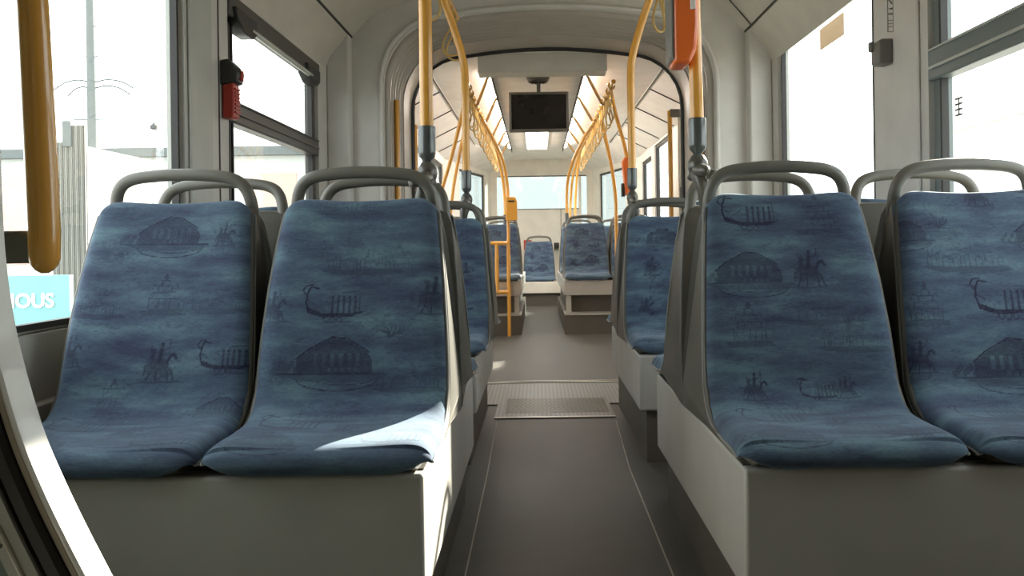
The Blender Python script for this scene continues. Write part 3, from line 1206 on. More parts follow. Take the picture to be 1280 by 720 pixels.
def make_pads(key, nu, nv):
    """builds seat and backrest meshes as two halves of one smooth padded surface"""
    ras = raster(SETS[key] + CUSH)
    P = resample([(p.x, p.y) for p in PF], nv)
    ss = np.linspace(0, SLEN, nv)
    nrm = []
    for i in range(nv):
        d = (P[min(i + 1, nv - 1)] - P[max(i - 1, 0)]).normalized()
        nrm.append(Vector((-d.y, d.x)))     # points to the sitter / up
    us = np.linspace(-1, 1, nu)
    V = np.zeros((nv, nu, 3))
    ink = np.zeros((nv, nu), np.float32)
    uv = np.zeros((nv, nu, 2))
    for j in range(nv):
        y, z = P[j]
        s = ss[j]
        w = halfwidth(s, y, z)
        n = nrm[j]
        ue = np.sign(us) * np.abs(us) ** 0.86
        dep = 0.030 * (1 - np.sqrt(np.clip(1 - np.abs(ue) ** 9, 0, 1)))
        dish = 0.013 * ue ** 2 * (1.0 if s > SJ * .25 else 0.2) * (1 - np.abs(ue) ** 12)
        off = dish - dep
        V[j, :, 0] = ue * w
        V[j, :, 1] = y + n.x * off
        V[j, :, 2] = z + n.y * off
        uv[j, :, 0] = ue * w + {'L1': 0.0, 'L2': 1.3, 'R1': 2.1, 'R2': 3.7, 'G': 5.0}[key]
        uv[j, :, 1] = s
        ii = np.clip(((ue * w + .25) / RES), 0, RW - 1).astype(int)
        jj = min(RH - 1, int(s / RES))
        ink[j] = ras[jj, ii]
    dv = np.zeros_like(V)
    dv[1:-1] = V[2:] - V[:-2]
    dv[0] = V[1] - V[0]
    dv[-1] = V[-1] - V[-2]
    du = np.zeros_like(V)
    du[:, 1:-1] = V[:, 2:] - V[:, :-2]
    du[:, 0] = V[:, 1] - V[:, 0]
    du[:, -1] = V[:, -1] - V[:, -2]
    NN = np.cross(du, dv)
    NN /= np.linalg.norm(NN, axis=2, keepdims=True) + 1e-12
    jc = int(SJ / SLEN * (nv - 1))
    res = []
    for (a, b, nm) in ((0, jc, 'seat'), (jc, nv - 1, 'backrest')):
        sub = V[a:b + 1].reshape(-1, 3)
        rows_ = b - a + 1
        idx = np.arange(rows_ * nu).reshape(rows_, nu)
        F = np.stack([idx[:-1, :-1], idx[:-1, 1:], idx[1:, 1:], idx[1:, :-1]], -1).reshape(-1, 4)
        me = bpy.data.meshes.new(nm)
        me.vertices.add(len(sub))
        me.vertices.foreach_set('co', sub.ravel())
        me.loops.add(F.size)
        me.loops.foreach_set('vertex_index', F.ravel().astype(np.int32))
        me.polygons.add(len(F))
        me.polygons.foreach_set('loop_start', (np.arange(len(F)) * 4).astype(np.int32))
        me.update(calc_edges=True)
        me.validate()
        me.polygons.foreach_set('use_smooth', np.ones(len(F), bool))
        ul = me.uv_layers.new(name='UVMap')
        ul.data.foreach_set('uv', uv[a:b + 1].reshape(-1, 2)[F.ravel()].ravel())
        at = me.attributes.new('ink', 'FLOAT', 'POINT')
        at.data.foreach_set('value', ink[a:b + 1].ravel())
        me.normals_split_custom_set_from_vertices(NN[a:b + 1].reshape(-1, 3).tolist())
        me.materials.append(M['fabric'])
        me.update()
        res.append(me)
    # piping following the pad's outline
    pts = []
    js = list(range(0, nv, max(1, nv // 60)))
    for sgn in (-1, 1):
        line = []
        for j in js:
            q = V[j, 0 if sgn < 0 else nu - 1]
            line.append((q[0] + sgn * .001, q[1], q[2]))
        pts.append(line)
    full = pts[0] + pts[1][::-1]
    pm = MB().tube(full, 0.0032, 6).mesh('piping', M['piping'], True)
    return res[0], res[1], pm


def shell_mesh():
    side = [(-0.555, 0.0), (-0.572, 0.008), (-0.572, 0.022), (-0.54, 0.030), (-0.43, 0.030), (-0.36, 0.042), (-0.318, 0.068), (-0.288, 0.11),
            (-0.275, 0.16), (-0.258, 0.235), (-0.228, 0.35), (-0.195, 0.455), (-0.168, 0.53), (-0.150, 0.545), (-0.130, 0.553), (-0.105, 0.545),
            (-0.092, 0.51), (-0.078, 0.44), (-0.055, 0.32), (-0.03, 0.18), (-0.008, 0.06), (-0.006, 0.0)]

    def hw(y, z):
        if z < 0.10:
            f = max(0, (-0.50 - y) / 0.072)
            return 0.2285 - 0.05 * f * f
        t = (z - 0.10) / 0.47
        return 0.2285 - 0.036 * t ** 1.6 - (0.016 if z > .53 else 0)
    n = len(side)
    vs = [(-hw(*p), p[0], p[1]) for p in side] + [(hw(*p), p[0], p[1]) for p in side]
    fs = [tuple(range(n)), tuple(range(2 * n - 1, n - 1, -1))]
    for i in range(n):
        j = (i + 1) % n
        fs.append((i, i + n, j + n, j))
    me = MB().add(vs, fs).mesh('shell', M['shell'])
    for p in me.polygons:
        p.use_smooth = True
    return me


def handle_mesh():
    pts = [(-0.176, -0.112, 0.48), (-0.174, -0.118, 0.55), (-0.160, -0.126, 0.598), (-0.126, -0.131, 0.622), (-0.06, -0.133, 0.631),
           (0.0, -0.133, 0.633), (0.06, -0.133, 0.631), (0.126, -0.131, 0.622), (0.160, -0.126, 0.598), (0.174, -0.118, 0.55), (0.176, -0.112, 0.48)]
    return MB().tube(smooth_path(pts, 7), 0.0155, 14, sx=0.85).mesh('handle', M['handle'], True)


SHELL = shell_mesh()
HANDLE = handle_mesh()
PADS_G = make_pads('G', 44, 110)
SEATG = 'blue patterned tram seats in pairs'


def seat(x, ymid, z, facing, label, pads=None, group=None):
    """facing 0: towards the camera, 1: away"""
    s = empty('tram_seat', (x, ymid, z + 0.003), math.pi * facing)
    tag(s, label, 'seat', group or SEATG)
    a, b, c = pads or PADS_G
    inst('seat', a, s)
    bk = inst('backrest', b, s)
    inst('piping', c, s)
    inst('shell', SHELL, s, bevel=0.012)
    inst('handle', HANDLE, s)
    return s


Y1, Y2 = 2.06, 3.60
P1 = 0.43
seat(-0.902, Y1, P1, 0, 'blue patterned seat facing the viewer by the left window', make_pads('L1', 210, 400))
seat(-0.439, Y1, P1, 0, 'blue patterned seat at the aisle on the left, its cushion corner in sunlight', make_pads('L2', 210, 400))
seat(0.613, Y1, P1, 0, 'blue patterned seat facing the viewer, right of the aisle', make_pads('R1', 210, 400))
seat(1.085, Y1, P1, 0, 'blue patterned seat by the right window, cut by the picture edge', make_pads('R2', 210, 400))
seat(-0.902, Y1, P1, 1, 'seat facing away behind the left window seat, only its handle loop and shell showing')
seat(-0.439, Y1, P1, 1, 'seat facing away behind the left aisle seat, its grey handle loop and shell edge showing')
seat(0.613, Y1, P1, 1, 'seat facing away behind the right aisle seat, its grey handle loop and shell edge showing')
seat(1.085, Y1, P1, 1, 'seat facing away behind the right window seat, only its handle loop showing')
seat(-0.902, Y2, P1, 0, 'second row seat by the left window, hidden behind the front pair')
seat(-0.439, Y2, P1, 0, 'second row blue seat left of the aisle, half hidden behind the front seat')
seat(0.600, Y2, P1, 0, 'second row blue seat right of the aisle, half hidden behind the front seat')
seat(1.072, Y2, P1, 0, 'second row seat by the right window, hidden behind the front pair')
for x, w in ((-0.439, 'left'), (0.600, 'right')):
    seat(x, Y2, P1, 1, 'seat facing away toward the bellows, behind the second row seat %s of the aisle' % w)
P2 = 0.515
seat(-0.395, 7.92, P2, 0, 'blue seat in the far car behind the yellow guard rail, left of the aisle')
seat(-0.865, 7.92, P2, 0, 'far car seat by the left wall, behind the yellow guard rail')
seat(0.490, 7.92, P2, 0, 'blue seat in the far car, right of the aisle beneath the bundle of yellow poles')
seat(0.960, 7.92, P2, 0, 'far car seat by the right wall, below the orange validator')
seat(-0.395, 7.92, P2, 1, 'far car seat facing away, back to back with the left guard rail seat')
seat(0.490, 7.92, P2, 1, 'far car seat facing away, back to back with the right aisle seat')
seat(0.960, 7.92, P2, 1, 'far car seat facing away near the right wall')
seat(-0.425, 9.40, P2, 0, 'second far car seat row, left of the aisle')
seat(0.490, 9.40, P2, 0, 'second far car seat row, right of the aisle, a sliver beside the nearer seat')
seat(0.950, 9.40, P2, 0, 'second far car seat row, by the right wall')
seat(0.02, 11.2, 0.34, 0, 'single blue seat at the very end of the aisle, facing the viewer')


# ------------------------------------------------------------------ poles
def pole_socket(p, x, y, z_top, z_bot, lean=0.0, sgn=1):
    """sleeve and clamp on the seat frame, local to p"""
    h = z_top - z_bot
    MB().lathe([(0.0185, h + .001), (0.0225, h), (0.0235, h - .004), (0.0235, .022), (0.021, .010), (0.012, 0.0), (0.010, -.012)], 24, (x, y, z_bot)).build('sleeve', M['sleeve'], p, smooth=True)
    mb = MB()
    mb.lathe([(0.004, .028), (0.016, .024), (0.026, .008), (0.028, -.006), (0.024, -.022), (0.012, -.032)], 18, (x, y, z_bot - .030))
    mb.tube([(x, y - .105, z_bot - .058), (x, y - .10, z_bot - .057), (x, y - .085, z_bot - .055), (x, y - .05, z_bot - .050), (x, y, z_bot - .045), (x, y + .05, z_bot - .050), (x, y + .085, z_bot - .055), (x, y + .10, z_bot - .057), (x, y + .105, z_bot - .058)], [.003, .010, .0145, .016, .022, .016, .0145, .010, .003], 14)
    mb.tube([(x, y, z_bot - .05), (x + sgn * .012, y - .02, z_bot - .10), (x + sgn * .02, y, z_bot - .165)], [.024, .020, .012], 12)
    mb.build('clamp', M['sleeve_joint'], p, smooth=True)
    mb = MB()
    mb.lathe([(0.004, -.014), (0.014, -.012), (0.018, 0), (0.014, .012), (0.004, .014)], 14, (x - sgn * .0 + sgn * .028, y - .045, z_bot - .062))
    mb.build('clamp_bolt', M['sleeve_joint'], p, smooth=True)


PR = 0.018
# front left pole
p = empty('grab_pole', (-0.296, Y1, 0))
tag(p, 'straight yellow pole rising from the front left aisle seat in a grey sleeve', 'pole')
MB().tube([(0, 0, 1.15), (0, 0, 1.7), (-0.002, 0, 2.37)], PR, 20).build('tube', M['yellow'], p, smooth=True)
pole_socket(p, 0, 0, 1.200, 1.108, sgn=-1)
# front right pole
p = empty('grab_pole', (0.437, Y1, 0))
tag(p, 'straight yellow pole beside the orange box, rising from the front right aisle seat', 'pole')
MB().tube([(0, 0, 1.16), (-0.006, 0, 1.6), (-0.02, 0, 2.37)], PR, 20).build('tube', M['yellow'], p, smooth=True)
pole_socket(p, 0, 0, 1.212, 1.118, sgn=1)


def curved_pole(base, sgn, rail_x, label, y_end):
    """pole that bends over into the longitudinal strap rail"""
    x, y = base
    p = empty('grab_pole', (x, y, 0))
    tag(p, label, 'pole')
    dx = rail_x - x
    pts = [(0, 0, 1.18), (0, 0, 1.45), (0, 0, 1.66), (0.10 * dx, -0.005, 1.76), (.5 * dx, -.02, 1.90), (.85 * dx, -.06, 2.00), (dx, -.16, 2.05), (dx, -.40, 2.06), (dx, -1.0, 2.06), (dx, y_end - y, 2.06)]
    MB().tube(smooth_path(pts, 6), PR, 16).build('tube', M['yellow'], p, smooth=True)
    pole_socket(p, 0, 0, 1.228, 1.125, sgn=sgn)
    mb = MB()
    if sgn < 0:
        MB().tube(smooth_path([(dx, -.36, 2.06), (dx, 0.0, 2.085), (dx, .62, 2.135)], 5), PR * .9, 12).build('rail_end', M['yellow'], p, smooth=True)
    for yy in (-0.45, -1.6, -3.0):
        mb.tube([(dx, yy, 2.06), (dx, yy, 2.33)], 0.009, 8)
    mb.build('hanger', M['yellow'], p, smooth=True)


curved_pole((-0.333, Y2), -1, -0.43, 'yellow pole above the second left aisle seat, bending over into an overhead rail', 0.3)
curved_pole((0.452, Y2), 1, 0.55, 'yellow pole above the second right aisle seat, bending over into an overhead rail', 0.3)


def make_strap():
    s = empty('hand_strap', (0, 0, 0))
    tag(s, 'strap', 'hand strap')
    # clamp round the rail, doubled belt, grip loop
    MB().tube([(0.024 * math.cos(a), 0, 0.024 * math.sin(a)) for a in [2 * math.pi * i / 14 for i in range(14)]], 0.006, 6, closed=True).build('ring', M['strap'], s, smooth=True)
    MB().box(-.003, .003, -.012, .012, -.115, -.024).build('belt', M['strap'], s)
    loop = [(-0.0, -.010, -.112), (0, -.045, -.185), (0, -.040, -.235), (0, 0, -.252), (0, .040, -.235), (0, .045, -.185), (0, .010, -.112)]
    MB().tube(smooth_path(loop, 5), 0.0055, 8).build('grip_loop', M['strap'], s, smooth=True)
    return s


STRAP = make_strap()
first = [True]


def strap(x, y, z, rz, label, group, tilt=0.0):
    s = STRAP if first[0] else copy_tree(STRAP)
    first[0] = False
    s.location = (x, y, z)
    s.rotation_euler = (0, tilt, rz)
    s['label'] = label
    s['group'] = group
    return s


for y in (1.45, 2.0, 2.45, 2.85, 3.15):
    strap(-0.43, y, 2.06, 0.5 + .2 * y, 'tan strap loop on the near overhead rail, left of the aisle', 'straps on the near left rail')
for y, z in ((3.95, 2.113), (4.1, 2.125)):
    strap(-0.43, y, z, 0.9 + y, 'tan strap loop hanging at the mouth of the bellows, left of the aisle', 'straps at the bellows mouth')
for y in (1.45, 2.0, 2.45, 2.85, 3.12, 3.36):
    strap(0.55, y, 2.06, 0.3 - .3 * y, 'tan strap loop on the near overhead rail, right of the aisle', 'straps on the near right rail')

# ------------------------------------------------------------------ far car rails, poles, straps
for side, rx, ix, word in ((-1, -0.49, -0.345, 'left'), (1, 0.555, 0.375, 'right')):
    rl = empty('strap_rail', (rx, 5.4, 2.02))
    tag(rl, 'yellow overhead strap rail on slanting brackets along the %s of the far car ceiling' % word, 'handrail')
    pts = [(0, 0, 0), (0, 1.0, 0), (0, 2.2, 0), (0, 3.6, 0), (0, 4.75, 0)]
    MB().tube(pts, 0.017, 12).build('tube', M['yellow'], rl, smooth=True)
    for y in (0.28, 1.25, 2.25, 3.2, 4.1):
        dx = ix - rx
        MB().tube([(dx, y, 0.15), (dx * .96, y + .04, 0.13), (0, y + .62, 0)], 0.013, 8).build('bracket', M['strap'], rl, smooth=True)
    i = 0
    y = 5.55
    while y < 9.4:
        strap(rx, y, 2.02, side * (0.25 + 0.5 * ((i * 7) % 5) / 5), 'tan strap loop on the far car rail, %s of the aisle' % word, 'straps on the far %s rail' % word)
        y += 0.21
        i += 1


def bent(name_label, pts, r=0.016, socket=None):
    o = Vector(pts[-1])
    p = empty('grab_pole', o)
    tag(p, name_label, 'pole')
    MB().tube([Vector(q) - o for q in smooth_path(pts, 8)], r, 12).build('tube', M['yellow'], p, smooth=True)
    if socket:
        MB().tube([(0, 0, -.05), (0, 0, .06)], 0.021, 12).build('sleeve', M['sleeve'], p, smooth=True)
    return p


bent('yellow pole in the far car curving down to the ticket box at the guard rail', [(-0.49, 6.75, 2.02), (-0.44, 6.95, 1.92), (-0.33, 7.20, 1.70), (-0.285, 7.31, 1.45), (-0.28, 7.325, 1.2), (-0.28, 7.325, 0.7), (-0.28, 7.325, 0.20)])
bent('second yellow pole running just left of the ticket box in the far car', [(-0.49, 7.35, 2.02), (-0.42, 7.6, 1.90), (-0.36, 7.85, 1.6), (-0.335, 7.92, 1.35), (-0.335, 7.92, 1.12)], socket=True)
bent('leftmost of the three yellow poles bunched above the far right seat', [(0.555, 7.1, 2.02), (0.48, 7.4, 1.92), (0.36, 7.75, 1.68), (0.315, 7.92, 1.45), (0.31, 7.92, 1.13)], socket=True)
bent('middle one of the three yellow poles bunched above the far right seat', [(0.555, 8.3, 2.02), (0.50, 8.8, 1.92), (0.44, 9.2, 1.68), (0.42, 9.4, 1.45), (0.40, 9.4, 1.13)], socket=True)
bent('rightmost of the three yellow poles bunched above the far right seat', [(0.555, 9.2, 2.02), (0.54, 9.5, 1.94), (0.52, 9.75, 1.75), (0.50, 9.85, 1.45), (0.49, 9.85, 1.16)])
bent('yellow pole curving down in front of the far right window seat', [(0.555, 6.55, 2.02), (0.60, 6.62, 1.80), (0.66, 6.70, 1.55), (0.695, 6.74, 1.30), (0.70, 6.75, 1.05), (0.70, 6.75, 0.0)])
bent('yellow pole slanting down to the orange validator in the far car', [(0.60, 6.2, 2.18), (0.66, 6.3, 1.95), (0.74, 6.4, 1.70), (0.79, 6.45, 1.45), (0.80, 6.45, 1.20), (0.80, 6.45, 0.0)])
bent('nearer slanting yellow pole at the left door of the far car', [(-0.55, 6.15, 2.19), (-0.60, 6.2, 1.95), (-0.70, 6.3, 1.62), (-0.80, 6.35, 1.30), (-0.83, 6.36, 1.0), (-0.84, 6.36, 0.0)])
bent('farther slanting yellow pole at the left door of the far car', [(-0.60, 7.0, 2.19), (-0.66, 7.05, 1.95), (-0.74, 7.1, 1.62), (-0.79, 7.12, 1.35), (-0.82, 7.12, 1.0), (-0.83, 7.12, 0.0)])
bent('brown-yellow door post at the right side just past the bellows', [(0.955, 5.42, 1.81), (0.955, 5.42, 1.4), (0.955, 5.42, 1.0), (0.955, 5.42, 0.0)], 0.017)
bent('orange-yellow door post at the left side just past the bellows', [(-0.865, 5.45, 1.74), (-0.865, 5.45, 1.4), (-0.865, 5.45, 1.0), (-0.865, 5.45, 0.0)], 0.013)
bent('short yellow pole upright inside the left wall of the bellows', [(-0.845, 4.62, 1.76), (-0.845, 4.62, 1.4), (-0.845, 4.62, 1.0), (-0.845, 4.62, 0.0)], 0.016)
bent('short yellow pole upright inside the right wall of the bellows', [(1.00, 4.62, 1.76), (1.00, 4.62, 1.4), (1.00, 4.62, 1.0), (1.00, 4.62, 0.0)], 0.016)
for sx, x, w in ((1, 0.955, 'right'), (-1, -0.865, 'left')):
    y = 5.42 if sx > 0 else 5.45
    z = 1.80 if sx > 0 else 1.72
    mb = MB().box(min(x, x + sx * .16), max(x, x + sx * .16), y - .02, y + .02, z - .035, z + .02)
    tag(mb.build('post_bracket', M['screen_frame'], bevel=0.004), 'dark bracket on top of the door post at the %s side past the bellows' % w, 'bracket')
mb = MB().box(1.01, 1.05, 5.36, 5.40, 1.17, 1.26)
tag(mb.build('push_button_box', M['screen_frame'], bevel=0.005), 'small dark button box beside the right door post past the bellows', 'button box')
MBp = MB().box(1.01, 1.15, 5.40, 5.43, 0.0, 1.76)
tag(MBp.build('door_screen_panel', M['cream'], bevel=0.004), 'narrow cream screen panel right of the door post past the bellows', 'panel')

# guard rail frame on the left of the far car
g = empty('guard_rail', (-0.28, 7.22, 0))
tag(g, 'yellow guard rail frame in front of the left far car seat', 'guard rail')
MB().tube([(-0.48, 0, 0.885), (0.0, 0, 0.885)], 0.019, 12).build('top_rail', M['yellow'], g, smooth=True)
MB().tube([(-0.48, 0, 0.42), (0.0, 0, 0.42)], 0.019, 12).build('bottom_rail', M['yellow'], g, smooth=True)
MB().tube([(-0.11, 0, 0.42), (-0.11, 0, 0.885)], 0.019, 12).build('upright', M['yellow'], g, smooth=True)
MB().tube([(0.0, 0, 0.0), (0.0, 0, 0.92)], 0.017, 12).build('upright', M['yellow'], g, smooth=True)
MB().tube([(-0.48, 0, 0.0), (-0.48, 0, 0.885)], 0.015, 12).build('upright', M['yellow'], g, smooth=True)

# validators
v = empty('ticket_validator', (-0.245, 7.28, 1.10))
tag(v, 'yellow ticket box on the pole in the middle of the far car', 'ticket validator')
MB().prism([(-.055, 0), (.055, 0), (.055, .18), (.035, .225), (-.055, .225)], -.05, .03, 'y').build('body', M['yellow'], v, bevel=0.008)
MB().box(-.03, .03, -.054, -.048, .175, .19).build('slot', M['black'], v)

v = empty('ticket_validator', (0.398, Y1 - .01, 1.35))
tag(v, 'orange box hanging at the top of the front right pole', 'ticket validator')
body = MB()
prof = [(-.030, .0), (.012, .0), (.028, .035), (.034, .10), (.034, .42), (.020, .46), (-.030, .46)]
body.prism(prof, -.05, .05, 'y')
body.build('body', M['orange'], v, bevel=0.010, seg=3)
MB().prism([(-.038, .02), (-.029, .010), (-.029, .45), (-.038, .44)], -.045, .045, 'y').build('back_plate', M['screen_frame'], v, bevel=0.003)
MB().box(.012, .026, -.053, -.046, .14, .42).build('front_stripe', M['white_gloss'], v, bevel=0.002)

v = empty('ticket_validator', (0.755, 6.38, 1.27))
tag(v, 'small orange ticket box on the pole at the right of the far car', 'ticket validator')
MB().prism([(-.015, .0), (.025, .0), (.04, .04), (.035, .30), (-.02, .32), (-.04, .28)], -.04, .04, 'y').build('body', M['orange'], v, bevel=0.008)
MB().box(-.045, -.02, -.03, .035, -.01, .10).build('back_plate', M['black'], v)

# ------------------------------------------------------------------ far ceiling equipment
sp = MB().box(-0.40, 0.50, YF + .03, YF + .20, 2.07, 2.20)
tag(sp.build('ceiling_panel', M['ceiling'], bevel=0.006), 'plain grey ceiling box just past the bellows, above the speaker', 'ceiling panel')
sp = empty('speaker', (0.02, 5.80, 2.20))
tag(sp, 'small dark speaker on the far ceiling above the screen', 'speaker')
MB().lathe([(0.088, 0.0), (0.088, -.065), (0.075, -.090), (0.05, -.095)], 20).build('housing', M['frame'], sp, smooth=True)
mb = MB()
for i in range(5):
    mb.tube([(0.06 * math.cos(a), 0.06 * math.sin(a), -.096) for a in (i * math.pi / 5, i * math.pi / 5 + math.pi)], 0.003, 6)
mb.build('grille', M['black'], sp)

t = empty('ceiling_monitor', (0.025, 6.05, 1.77))
tag(t, 'switched-off flat screen hanging from the far car ceiling', 'monitor')
mb = MB()
W, H = .238, .315
mb.box(-W, W, 0.0, .06, 0, .020).box(-W, W, 0.0, .06, H - .020, H).box(-W, -W + .020, 0, .06, .02, H - .02).box(W - .020, W, 0, .06, .02, H - .02).box(-W + .02, W - .02, .02, .06, .02, H - .02)
mb.build('frame', M['screen_frame'], t, bevel=0.003)
MB().box(-W + .02, W - .02, .012, .02, .02, H - .02).build('screen', M['screen'], t)
MB().box(-.015, .015, .03, .05, H, 2.20 - 1.77).build('bracket', M['screen_frame'], t)

lt = empty('ceiling_light', (0.01, 9.6, 2.20))
tag(lt, 'lit rectangular lamp in the far car ceiling behind the screen', 'ceiling light')
MB().box(-.15, .15, -.80, .80, -.018, 0).build('frame', M['screen_frame'], lt)
MB().box(-.13, .13, -.78, .78, -.034, -.018).build('diffuser', M['diffuser'], lt)

b_ = MB().box(-0.21, -0.09, 11.55, 11.7, 0.80, 0.93)
b_.box(-0.21, -0.09, 11.55, YN, 0.78, 0.80)
tag(b_.build('red_box', M['red'], bevel=0.005), 'small red box behind the single end seat', 'box')
b_ = MB().box(0.25, 0.33, 11.6, 11.7, 0.80, 0.885).box(0.25, 0.33, 11.6, YN, 0.78, 0.80)
tag(b_.build('dark_handle_box', M['black'], bevel=0.01), 'small dark fitting right of the single end seat', 'fitting')

# ------------------------------------------------------------------ small items near
h = empty('emergency_hammer', (XL, 2.93, 1.375))
tag(h, 'red emergency hammer in a dark holder on the left window pillar', 'emergency hammer')
MB().prism([(0.005, 0), (.045, 0), (.050, .06), (.046, .15), (.005, .15)], -.032, .032, 'y').build('grip', M['red'], h, bevel=0.006)
MB().prism([(0.0, .125), (.062, .135), (.070, .175), (.055, .20), (.03, .225), (0.0, .22)], -.04, .03, 'y').build('holder', M['black'], h, bevel=0.006)
MB().lathe([(.004, -.02), (.010, -.018), (.010, .018), (.004, .02)], 12, (.066, 0.0, .165)).build('hammer_head', M['red'], h, smooth=True)
mb = MB()
for i in range(7):
    mb.box(.044, .054, -.022, .022, .02 + i * .015, .027 + i * .015)
mb.build('grip_ribs', M['red'], h)
MB().tube([(0.01, .02, 0.0), (0.006, .02, -.4), (0.006, .022, -.68)], 0.002, 6).build('cord', M['black'], h)

h = empty('emergency_hammer', (XR, 2.92, 1.545))
tag(h, 'empty dark hammer clip on the right window pillar', 'hammer clip')
MB().prism([(0, 0), (-.045, 0), (-.055, .01), (-.055, .085), (-.04, .095), (0, .095)], -.035, .035, 'y').build('holder', M['screen_frame'], h, bevel=0.006)
MB().lathe([(.004, -.02), (.012, -.016), (.012, .016), (.004, .02)], 12, (-.058, 0.02, .075)).build('clip_knob', M['screen_frame'], h, smooth=True)

# instruction pictogram on the right pillar (line drawing above the clip)
s_ = empty('pillar_sticker', (XR - .001, 2.90, 1.662))
tag(s_, 'grey line pictogram sticker on the right window pillar above the dark clip', 'sticker')
mb = MB()
def bar(y0, z0, y1, z1, w=.003):
    mb.tube([(-.001, y0, z0), (-.001, y1, z1)], w, 6)
for k in range(3):
    bar(-.018, .02 + k * .012, .018, .03 + k * .012, .0013)
bar(-.022, .0, .022, .012, .0013)
bar(-.022, .0, -.022, .15, .0013)
bar(.022, .012, .022, .15, .0013)
bar(-.014, .07, .014, .078)
bar(-.014, .09, .006, .096)
bar(-.012, .11, .014, .135)
bar(.014, .135, -.008, .15)
bar(-.014, .16, .016, .19)
mb.build('pictogram', M['ink_grey'], s_)

st_ = MB().box(XR + 0.028, XR + 0.034, 3.42, 3.70, 1.80, 1.90)
tag(st_.build('window_sticker', M['paper']), 'beige rectangular sticker at the top of the far right window', 'sticker')

# yellow rod with its bracket close to the camera
r_ = empty('grab_pole', (-0.597, 0.92, 0.852))
tag(r_, 'thick yellow rod end with rounded tip close to the camera at the left', 'pole')
pts = [(0, 0, 0.0), (0, 0, .004), (0, 0, .010), (0, 0, .018), (0, 0, .05), (-.002, 0, .12), (-.009, 0, .30), (-.022, .0, .60), (-.05, .0, 1.0), (-.08, 0, 1.45)]
MB().tube(pts, [.004, .010, .0145, .0168, .0175, .0175, .0168, .016, .016, .016], 24).build('tube', M['yellow'], r_, smooth=True)
MB().box(-.60, -.012, .005, .03, .012, .052).build('bracket_bar', M['screen_frame'], r_, bevel=0.004)

# ------------------------------------------------------------------ curved glazed screen at the lower left, close to the camera
PX = 1267.0
YS = 0.75


def Q(x, y):
    a = math.radians(0.8)
    dx, dy = (x - 672), (y - 304)
    dx, dy = dx * math.cos(a) - dy * math.sin(a), dx * math.sin(a) + dy * math.cos(a)
    return Vector((dx / PX, CAMZ - dy / PX))


edge = [Q(-12, -300), Q(-8, -100), Q(0, 95), Q(4, 230), Q(9, 320), Q(20, 400), Q(36, 468), Q(58, 540), Q(84, 602), Q(113, 662), Q(144, 722), Q(178, 790), Q(205, 870), Q(215, 960), Q(215, 1200), Q(215, 1418)]
E = smooth_path([(p.x, 0, p.y) for p in edge], 6)
nor = []
for i in range(len(E)):
    d = (E[min(i + 1, len(E) - 1)] - E[max(i - 1, 0)]).normalized()
    nor.append(Vector((-d.z, 0, d.x)) if (-d.z) * 1 < 0 else Vector((d.z, 0, -d.x)))
for i in range(len(nor)):
    if nor[i].x > 0:
        nor[i] = -nor[i]


def band(name, prof, material, parent, bevelsmooth=True):
    """prof: closed list of (inward offset m, y offset m)"""
    n = len(prof)
    vs, fs = [], []
    for e, nn in zip(E, nor):
        for o, dy in prof:
            q = e + nn * o
            vs.append((q.x + .6, dy, q.z))
    for i in range(len(E) - 1):
        for k in range(n):
            l = (k + 1) % n
            fs.append((i * n + k, i * n + l, (i + 1) * n + l, (i + 1) * n + k))
    fs.append(tuple(range(n)))
    fs.append(tuple((len(E) - 1) * n + k for k in range(n)))
    return MB().add(vs, fs).build(name, material, parent, smooth=bevelsmooth)


scr = empty('glazed_screen', (-0.6, YS, 0))
tag(scr, 'glazed draught screen with curved white edge at the lower left, close to the camera', 'partition screen')


def rnd(o0, o1, y0, y1, r=.004):
    return [(o0 + r, y0), (o1 - r, y0), (o1, y0 + r), (o1, y1 - r), (o1 - r, y1), (o0 + r, y1), (o0, y1 - r), (o0, y0 + r)]


band('edge_frame', rnd(0.0, .006, -.037, .0, .0022), M['white_gloss'], scr)
band('inner_trim', rnd(.0055, .014, -.034, -.01, .002), M['beige'], scr)
band('rubber_seal', rnd(.0135, .032, -.040, -.008, .004), M['rubber'], scr)
band('seal_lip', rnd(.0315, .0345, -.042, -.01, .001), M['frame'], scr)
band('metal_strip', rnd(.034, .049, -.038, -.012, .002), M['frame_light'], scr)
band('metal_edge', rnd(.0485, .0515, -.041, -.012, .001), M['white_gloss'], scr)
band('inner_frame', rnd(.051, .065, -.036, -.012, .002), M['frame_light'], scr)
mb = MB()
acc = 0
for i in range(1, len(E)):
    acc += (E[i] - E[i - 1]).length
    if acc > 0.035:
        acc = 0
        q = E[i] + nor[i] * .058
        mb.lathe([(.0004, 0), (.0022, .0004), (.0026, .0016)], 10, (0, 0, 0))
        k = len(mb.v) - 30
        for a in range(k, len(mb.v)):
            x, y, z = mb.v[a]
            mb.v[a] = (q.x + .6 + x, -.0372 + z, q.z + y)
mb.build('rivets', M['frame'], scr, smooth=True)
# glass filling from the inner frame to the wall
vs = []
for e, nn in zip(E, nor):
    q = e + nn * .063
    vs.append((q.x + .6, -0.024, q.z))
    vs.append((XL + .036 + .6, -0.024, q.z))
fs = [(2 * i, 2 * i + 1, 2 * i + 3, 2 * i + 2) for i in range(len(E) - 1)]
gobj = MB().add(vs, fs).build('pane', M['glass_green'], scr)

# ------------------------------------------------------------------ outside
gr = MB().box(-60, XL - .3, -10, 60, -0.70, -0.60)
gr.box(XR + .3, 60, -10, 60, -0.70, -0.60)
gr.box(XL - .3, XR + .3, -10, YN + 50, -0.70, -0.60)
struct(gr.build('floor_outside', M['ext_ground']))

